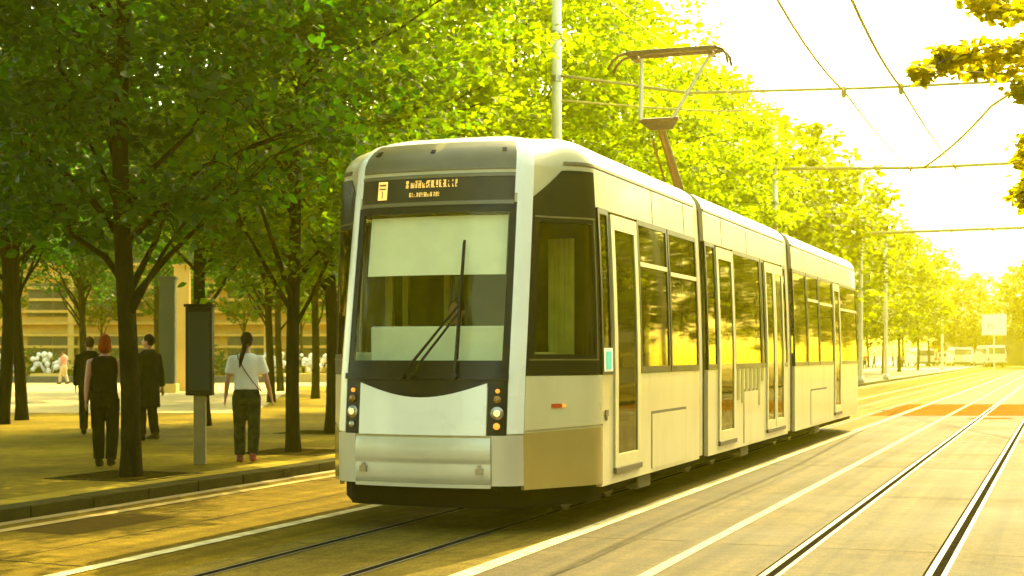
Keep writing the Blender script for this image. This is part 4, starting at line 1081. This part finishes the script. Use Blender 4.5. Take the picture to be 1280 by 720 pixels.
# ------------------------------------------------------------------ people
def person(loc, facing, label, hair='short', hairm=M_HAIRD, top='tshirt', topm=M_SHIRT, legm=M_TROU, bottom='trousers', shoem=M_SHOE, skin=M_SKIN,
           H=1.75, stride=.18, arm=(.10, -.10), strap=False, headturn=0.0, fine=True, armout=(.0, .0), seated=False):
    e = empty('person', loc, facing, label=label, cat='person')
    k = H/1.75
    V = lambda x, y, z: Vector((x*k, y*k, z*k))
    hips = [V(-.09, 0, .90), V(.09, 0, .90)]
    ank = [V(-.095, stride, .085), V(.095, -stride, .10)]
    kne = [V(-.10, stride*.62+.03, .49), V(.10, -stride*.35+.05, .49)]
    if seated:
        kne = [V(-.12, .42, .92), V(.12, .42, .92)]; ank = [V(-.12, .44, .52), V(.12, .44, .52)]
    b = MB()
    n = 12
    # torso with shoulders
    tor = [(0, .86, .15, .10), (0, .95, .165, .115), (0, 1.05, .145, .10), (0, 1.15, .14, .095), (0, 1.28, .165, .11), (0, 1.38, .175, .105), (0, 1.44, .14, .085), (0, 1.48, .065, .06)]
    b.tube([V(0, q[0], q[1]) for q in tor], [q[2]*k for q in tor], 16, rad2=[q[3]*k for q in tor], up=(1, 0, 0))
    b.tube([V(0, .0, 1.42), V(0, .012, 1.55)], [.058*k, .052*k], 12)
    hr_ = Matrix.Rotation(headturn, 3, 'Z')
    hc = V(0, .018, 1.635)
    b.ball(hc, .074*k, .093*k, .115*k, 16, rot=hr_)
    b.ball(hc+hr_ @ V(0, .035, -.06), .048*k, .05*k, .05*k, 12, rot=hr_)
    b.ball(hc+hr_ @ V(0, .098, -.01), .013*k, .02*k, .024*k, 8, rot=hr_)
    b.ball(hc+hr_ @ V(0, .083, -.055), .026*k, .012*k, .010*k, 8, rot=hr_)
    for sx in (-1, 1): b.ball(hc+hr_ @ V(sx*.076, 0, -.008), .012*k, .02*k, .03*k, 8, rot=hr_)
    for sx in (-1, 1): b.ball(hc+hr_ @ V(sx*.03, .080, .012), .014*k, .010*k, .008*k, 8, rot=hr_)
    for i in (0, 1):
        b.tube([hips[i]+V(0, 0, .02), hips[i].lerp(kne[i], .4), kne[i], kne[i].lerp(ank[i], .35)+V(0, -.005, 0), ank[i]], [.088*k, .076*k, .054*k, .052*k, .037*k], n)
        f = ank[i]; b.tube([f+V(0, -.05, -.045), f+V(0, .0, -.03), f+V(0, .10, -.05), f+V(0, .17, -.06)], [.035*k, .042*k, .04*k, .022*k], n, rad2=[.03*k, .04*k, .028*k, .018*k], up=(1, 0, 0))
    hands = []
    for i, sx in enumerate((-1, 1)):
        sh = V(sx*.185, 0, 1.40); el = V(sx*(.225+armout[i]*.5), arm[i]*.35-.01, 1.12); wr = V(sx*(.235+armout[i]), arm[i]+.03, .88)
        if seated: el = V(sx*.25, .10, 1.14); wr = V(sx*.16, .36, 1.10)
        b.tube([sh+V(-sx*.03, 0, .0), sh, sh.lerp(el, .5), el, el.lerp(wr, .4), wr], [.04*k, .052*k, .044*k, .036*k, .036*k, .024*k], n)
        d = (wr-el).normalized()
        pm = wr+d*.055*k
        b.tube([wr, wr+d*.03*k, wr+d*.085*k], [.022*k, .034*k, .036*k], 10, rad2=[.018*k, .016*k, .014*k], up=(0, 1, 0))
        if fine:
            for q, (oy, ln) in enumerate(((-.027, .055), (-.009, .07), (.009, .075), (.027, .066))):
                p0 = wr+d*.075*k+V(0, oy, 0); p1 = p0+d*ln*.55*k+V(-sx*.004, 0, 0); p2 = p0+d*ln*k+V(-sx*.016, 0, 0)
                b.tube([p0, p1, p2], [.010*k, .009*k, .007*k], 7)
            t0_ = wr+d*.025*k+V(0, .025, 0); b.tube([t0_, t0_+d*.03*k+V(-sx*.01, .022, 0), t0_+d*.06*k+V(-sx*.018, .028, 0)], [.012*k, .011*k, .008*k], 7)
        hands.append((sh, el, wr))
    b.build('body', skin, e, smooth=True, remesh=.013 if fine else .03)
    # hair
    hb = MB()
    hb.ball(hc+hr_ @ V(0, -.016, .020), .084*k, .096*k, .112*k, 16, rot=hr_)
    if hair in ('pony', 'long'):
        hb.ball(hc+hr_ @ V(0, -.09, -.01), .05*k, .045*k, .055*k, 10, rot=hr_)
        hb.tube([hc+V(0, -.11, -.02), hc+V(-.03, -.135, -.14), hc+V(-.06, -.14, -.26), hc+V(-.075, -.13, -.36)], [.035*k, .036*k, .028*k, .010*k], 9)
    if hair == 'bob': hb.ball(hc+V(0, -.03, -.05), .092*k, .085*k, .10*k, 12)
    if not fine: hb.build('hair', hairm, e, smooth=True)
    else:
        ho = hb.build('hair', hairm, e, smooth=True, remesh=.014)
    # bottoms
    c = MB()
    if bottom == 'trousers':
        c.tube([V(0, 0, 1.02), V(0, 0, .95), V(0, -.005, .86), V(0, 0, .80)], [.152*k, .178*k, .175*k, .14*k], 16, rad2=[.112*k, .13*k, .13*k, .11*k], up=(1, 0, 0))
        for i in (0, 1):
            pts = [hips[i]+V(0, 0, .0), hips[i].lerp(kne[i], .35), hips[i].lerp(kne[i], .7), kne[i], kne[i].lerp(ank[i], .3), kne[i].lerp(ank[i], .6)+V(0, .01, 0), kne[i].lerp(ank[i], .96)]
            c.tube(pts, [.105*k, .102*k, .09*k, .082*k, .084*k, .078*k, .074*k], 14)
    elif bottom == 'skirt':
        c.tube([V(0, 0, 1.04), V(0, 0, .95), V(0, 0, .75), V(0, 0, .5), V(0, 0, .30)], [.15*k, .18*k, .20*k, .215*k, .22*k], 20, rad2=[.11*k, .14*k, .155*k, .175*k, .19*k], up=(1, 0, 0))
    c.build('trousers' if bottom == 'trousers' else 'skirt', legm, e, smooth=True, remesh=.016 if fine else .035)
    if bottom == 'trousers':
        # tops
        pass
    t = MB()
    if top in ('tshirt', 'vest'):
        q = [(0, .98, .172, .128), (0, 1.06, .165, .12), (0, 1.16, .16, .113), (0, 1.28, .182, .125), (0, 1.385, .190, .118), (0, 1.445, .15, .095), (0, 1.475, .078, .07)]
        t.tube([V(0, a, z) for a, z, _, _ in q], [a[2]*k for a in q], 18, rad2=[a[3]*k for a in q], up=(1, 0, 0))
        if top == 'tshirt':
            for i, (sh, el, wr) in enumerate(hands): t.tube([sh+V((.05, -.05)[i], 0, .0), sh+V(0, 0, .003), sh.lerp(el, .45), sh.lerp(el, .72)], [.055*k, .064*k, .066*k, .068*k], 12)
    else:
        zl = .55 if top == 'longcoat' else .84
        q = [(0, zl, .205, .165), (0, .75 if zl < .7 else .9, .20, .155), (0, .98, .19, .145), (0, 1.12, .178, .13), (0, 1.28, .198, .14), (0, 1.39, .205, .13), (0, 1.455, .16, .105), (0, 1.51, .085, .08)]
        t.tube([V(0, a, z) for a, z, _, _ in q], [a[2]*k for a in q], 18, rad2=[a[3]*k for a in q], up=(1, 0, 0))
        for i, (sh, el, wr) in enumerate(hands): t.tube([sh+V((.05, -.05)[i], 0, .0), sh, sh.lerp(el, .5), el, el.lerp(wr, .95)], [.06*k, .074*k, .068*k, .06*k, .052*k], 12)
    t.build({'tshirt': 'shirt', 'vest': 'top'}.get(top, 'coat'), topm, e, smooth=True, remesh=.016 if fine else .035)
    s_ = MB()
    for i in (0, 1):
        f = ank[i]; s_.tube([f+V(0, -.06, -.05), f+V(0, -.03, -.035), f+V(0, .05, -.035), f+V(0, .12, -.05), f+V(0, .19, -.062)], [.034*k, .046*k, .048*k, .047*k, .03*k], 12, rad2=[.03*k, .045*k, .045*k, .034*k, .022*k], up=(1, 0, 0))
        s_.tube([f+V(0, -.01, -.03), f+V(0, -.01, .05)], [.05*k, .046*k], 12)
    s_.build('shoes', shoem, e, smooth=True)
    if strap:
        st = MB()
        pts = [V(-.13, -.02, 1.49), V(-.09, -.125, 1.40), V(-.01, -.138, 1.25), V(.08, -.135, 1.12), V(.17, -.10, 1.0), V(.20, .0, .96), V(.12, .13, 1.1), V(-.02, .14, 1.30), V(-.11, .10, 1.44), V(-.13, -.02, 1.49)]
        st.tube(pts, .007*k, 6, rad2=.02*k if False else None)
        st.build('bag_strap', M_BAG, e, smooth=True)
    return e
def ppos(px, d, z=.118): return W(d, (px-640)*d/FPX, z)
AWAY = YAW  # facing away from the photographer
person(ppos(308, 20.4), AWAY+.05, 'walker in a white T-shirt and dark patched trousers seen from behind', hair='pony', hairm=M_HAIRD, strap=True, H=1.78, stride=.07, arm=(.02, .10), armout=(.05, .08), shoem=M_SHOER, headturn=.25)
person(ppos(131, 19.6), AWAY+.1, 'red haired person in a black sleeveless top and black trousers seen from behind', hair='bob', hairm=M_HAIRR, top='vest', topm=M_COAT, legm=M_COAT, H=1.74, stride=.12, arm=(-.06, .10), skin=M_SKIN2)
person(ppos(112, 27.5), AWAY+.3, 'taller person in a black coat walking half behind the red haired one', hair='short', hairm=M_HAIRB, top='coat', topm=M_COAT, legm=M_COAT2, H=1.80, stride=.14)
person(ppos(186, 25.6), AWAY+1.0, 'person in a long dark coat right of the thick trunk, head turned to the left', hair='short', hairm=M_HAIRD, top='longcoat', topm=M_COAT2, legm=M_COAT, H=1.82, stride=.06, skin=M_SKIN2, headturn=.5)
person((TX-.12, TY+1.02, .38), math.pi, 'tram driver in dark clothes sitting behind the windscreen wipers', hair='short', hairm=M_HAIRB, top='coat', topm=M_COAT2, legm=M_COAT, H=1.75, seated=True)
person(ppos(80, 74), AWAY+1.2, 'small distant person in a pink shirt walking along the low wall', hair='short', hairm=M_HAIRB, top='tshirt', topm=M_PINK, legm=M_CLOTHS[1], H=1.72, fine=False)
for i, (px, d, tm, lb) in enumerate([(1081, 152, 0, 'distant pedestrian in a rust coloured top just right of the tram rear'), (1093, 160, 2, 'distant pedestrian in dark clothes beside the one in rust'), (1104, 168, 2, 'distant pedestrian in dark clothes left of the one in pale clothes'),
                                     (1123, 172, 3, 'distant pedestrian in pale clothes left of the first white van'), (1130, 175, 1, 'distant pedestrian in tan clothes touching the first white van'), (1116, 185, 2, 'farthest dark pedestrian between tram and vans'), (1219, 190, 1, 'distant pedestrian in tan between the third and the last van')]):
    person(ppos(px, d, 0), AWAY+i, lb, top='coat' if i % 2 else 'tshirt', topm=M_CLOTHS[tm], legm=M_CLOTHS[2], H=1.76, fine=False, hairm=(M_HAIRD, M_HAIRB)[i % 2])

# ------------------------------------------------------------------ far end: vans, sign, pavilion
def van(loc, rz, label, w=2.3, h=2.2, ln=5.0, sc=1.0):
    e = empty('white_van', loc, rz, label=label, cat='van', group='white vans at the far end of the street')
    hw = w/2
    prof = [(-ln/2, .45), (-ln/2, h*.62), (-ln/2+.12, h*.92), (-ln/2+.3, h), (ln/2-1.6, h), (ln/2-.95, h*.60), (ln/2-.12, h*.50), (ln/2, .45)]
    b = MB(); vs = []
    for x, t in ((-hw, 1), (-hw+.0, 1)): pass
    n = len(prof)
    L_ = [(-hw*(1 if z < h*.7 else .90), y, z) for y, z in prof]; R_ = [(-p[0], p[1], p[2]) for p in L_]
    fs = [tuple(range(n-1, -1, -1)), tuple(range(n, 2*n))]+[(i, (i+1) % n, n+(i+1) % n, n+i) for i in range(n)]
    b.add(L_+R_, fs); b.build('body', M_VAN, e, bevel=.07)
    MB().box(-hw*.82, hw*.82, -ln/2-.012, -ln/2+.1, h*.62, h*.9).build('rear_window', M_VGLASS, e)
    MB().box(-hw+.04, hw-.04, -ln/2-.06, -ln/2+.1, .35, .62).build('bumper', M_BLACK, e, bevel=.03)
    for sx in (-1, 1):
        MB().box(sx*(hw-.13)-.07, sx*(hw-.13)+.07, -ln/2-.02, -ln/2+.05, .8, 1.15).build('tail_light', M_TAIL, e)
        MB().box(sx*(hw*.955)-.012, sx*(hw*.955)+.012, -ln/2+.5, ln/2-1.5, h*.60, h*.85).build('side_window', M_VGLASS, e)
        for yy in (-ln/2+.9, ln/2-.9):
            wv = MB().tube([(sx*(hw-.2), yy, .34), (sx*(hw+.01), yy, .34)], .34, 20).build('wheel', M_RUBBER, e)
            MB().tube([(sx*(hw), yy, .34), (sx*(hw+.02), yy, .34)], .19, 16).build('rim', M_STEEL, wv)
    return e
van(W(196, (1151-640)*196/FPX), YAW, 'first white van from the left in the row at the far end of the street', w=2.6, h=2.35)
van(W(206, (1174-640)*206/FPX), YAW+.1, 'second and smallest white van, between the first and third', w=2.1, h=1.9, ln=4.2)
van(W(194, (1199-640)*194/FPX), YAW-.08, 'third white van with a rounded roof, below the lamp pole', w=2.6, h=2.5)
van(W(188, (1236-640)*188/FPX), YAW+.1, 'tall white van standing directly below the white sign board', w=2.5, h=2.7)
# sign board
d = 150; e = empty('sign_board', W(d, (1243-640)*d/FPX), YAW, label='white rectangular sign board with a small grey mark, above the last van', cat='sign')
MB().tube([(0, .12, 0), (0, .12, 3.6)], .07, 10).build('post', M_POLE, e)
MB().box(-1.2, 1.2, 0, .08, 3.55, 5.55).build('panel', M_SIGN, e, bevel=.02)
MB().box(-1.28, 1.28, .085, .12, 3.48, 5.62).build('frame', M_SIGNG, e)
b = MB(); b.box(-.65, -.52, -.012, -.002, 4.2, 4.75).box(-.52, -.28, -.012, -.002, 4.45, 4.55).box(-.28, -.16, -.012, -.002, 4.15, 4.65).box(-.5, -.3, -.012, -.002, 4.68, 4.76); b.build('mark', M_SIGNG, e)
# pavilion
d = 212; e = empty('dark_pavilion', W(d, 72), YAW, label='low dark green pavilion with a pale roof band at the right, behind the sign board', cat='building')
MB().box(-8.5, 22, 0, 10, 0, 5.4).build('wall', M_DARKB, e)
MB().box(-.6, 22.4, -.6, 10.2, 4.6, 5.5).build('roof_band', M_PALEROOF, e, bevel=.05)
for k in range(7):
    f = MB().box(-7.6+k*4, -4.4+k*4, -.05, -.004, .4, 3.6).build('window', M_GLASSD, e)
    MB().box(-7.7+k*4, -4.3+k*4, -.09, -.054, 3.6, 3.72).build('lintel', M_DARKB, f)
# rust coloured shrub in the middle distance
rc = []; rrad = []
for k in range(46): rc.append((rr.uniform(-1.6, 1.6), rr.uniform(-1, 1), rr.uniform(.6, 5.2)*(1-.0))); rrad.append(.55)
rc = [(x*(1-z/7), y, z) for x, y, z in rc]
e = empty('rust_tree', W(205, (1172-640)*205/FPX), 0, label='small rust coloured tree rising behind the second white van', cat='tree')
me = leaves_mesh('crown', rc, rrad, 45, .3, [M_LEAF3], seed=8); o = bpy.data.objects.new('crown', me); COL.objects.link(o); o.parent = e
MB().tube([(0, 0, 0), (.1, 0, 2), (0, 0, 4.5)], [.15, .1, .03], 8).build('trunk', M_BARK2, e)
# unseen building added beyond the frame on the right, gives the tram something to reflect
e = empty('reflected_building', (16, 30, 0), 0, label='unseen plain building added on the right side for the tram to reflect', cat='building')
MB().box(0, 14, -60, 60, 0, 13).build('wall', mat('stone_far', (.40, .36, .26), .8, var=.1, scale=.5), e)
for k in range(4):
    for j in range(18):
        MB().box(-.05, -.003, -56+j*6.4, -53.5+j*6.4, 1.2+k*3.1, 3.1+k*3.1).build('window', M_GLASSD, e)

# ------------------------------------------------------------------ light, air, camera
SUN_AZ = R(6.0)     # measured from the street direction towards the right
SUN_EL = R(43.0)
HAZE_D, HAZE_G, HAZE_C = .0007, .71, (1.0, .90, .03)
EXPO = 2.7
w = bpy.data.worlds.new('World'); scene.world = w; w.use_nodes = True
N = w.node_tree.nodes; L = w.node_tree.links
bg = N['Background']
sky = N.new('ShaderNodeTexSky'); sky.sky_type = 'NISHITA'; sky.sun_disc = False
sky.sun_elevation = SUN_EL; sky.sun_rotation = SUN_AZ; sky.dust_density = 4.0; sky.air_density = 1.0; sky.ozone_density = .6; sky.altitude = 50
tint = N.new('ShaderNodeMix'); tint.data_type = 'RGBA'; tint.blend_type = 'MULTIPLY'; tint.inputs['Factor'].default_value = 1
tint.inputs['B'].default_value = (1.06, 1.03, .56, 1)
L.new(sky.outputs[0], tint.inputs['A']); L.new(tint.outputs['Result'], bg.inputs['Color']); bg.inputs['Strength'].default_value = .15
sl = bpy.data.lights.new('sun', 'SUN'); sl.energy = 2.3; sl.angle = R(.5); sl.color = (1.0, .84, .34)
so = bpy.data.objects.new('sun', sl); COL.objects.link(so)
sd = Vector((math.sin(SUN_AZ)*math.cos(SUN_EL), math.cos(SUN_AZ)*math.cos(SUN_EL), math.sin(SUN_EL)))
so.rotation_euler = sd.to_track_quat('Z', 'Y').to_euler(); so.location = (0, 0, 60)
# haze
b = MB().box(-910, 910, -310, 1510, -1.2, 17.5)
hz = b.build('haze', None if False else bpy.data.materials.new('haze'))
hm = hz.data.materials[0]; hm.use_nodes = True
n_ = hm.node_tree.nodes; l_ = hm.node_tree.links
n_.remove(n_['Principled BSDF'])
pv = n_.new('ShaderNodeVolumePrincipled'); pv.inputs['Color'].default_value = (*HAZE_C, 1); pv.inputs['Density'].default_value = HAZE_D; pv.inputs['Anisotropy'].default_value = HAZE_G
l_.new(pv.outputs[0], n_['Material Output'].inputs['Volume'])
tag(hz, 'yellow sunlit haze filling the street', 'haze', kind='stuff')

cam = bpy.data.cameras.new('camera'); co = bpy.data.objects.new('camera', cam); COL.objects.link(co)
co.location = (0, 0, CAM_H); co.rotation_euler = (R(90), 0, YAW)
cam.sensor_width = 36; cam.lens = FPX/1280*36; cam.shift_y = 83/1280; cam.clip_end = 4000; cam.clip_start = .1
cam.dof.use_dof = True; cam.dof.focus_distance = 13.6; cam.dof.aperture_fstop = 3.5
scene.camera = co
scene.view_settings.view_transform = 'Standard'; scene.view_settings.look = 'None'; scene.view_settings.gamma = 1
scene.view_settings.exposure = EXPO
cy = scene.cycles
cy.use_denoising = True; cy.volume_bounces = 1; cy.max_bounces = 8; cy.diffuse_bounces = 3; cy.glossy_bounces = 3; cy.transparent_max_bounces = 16; cy.transmission_bounces = 4
cy.caustics_reflective = False; cy.caustics_refractive = False
cy.sample_clamp_indirect = 6
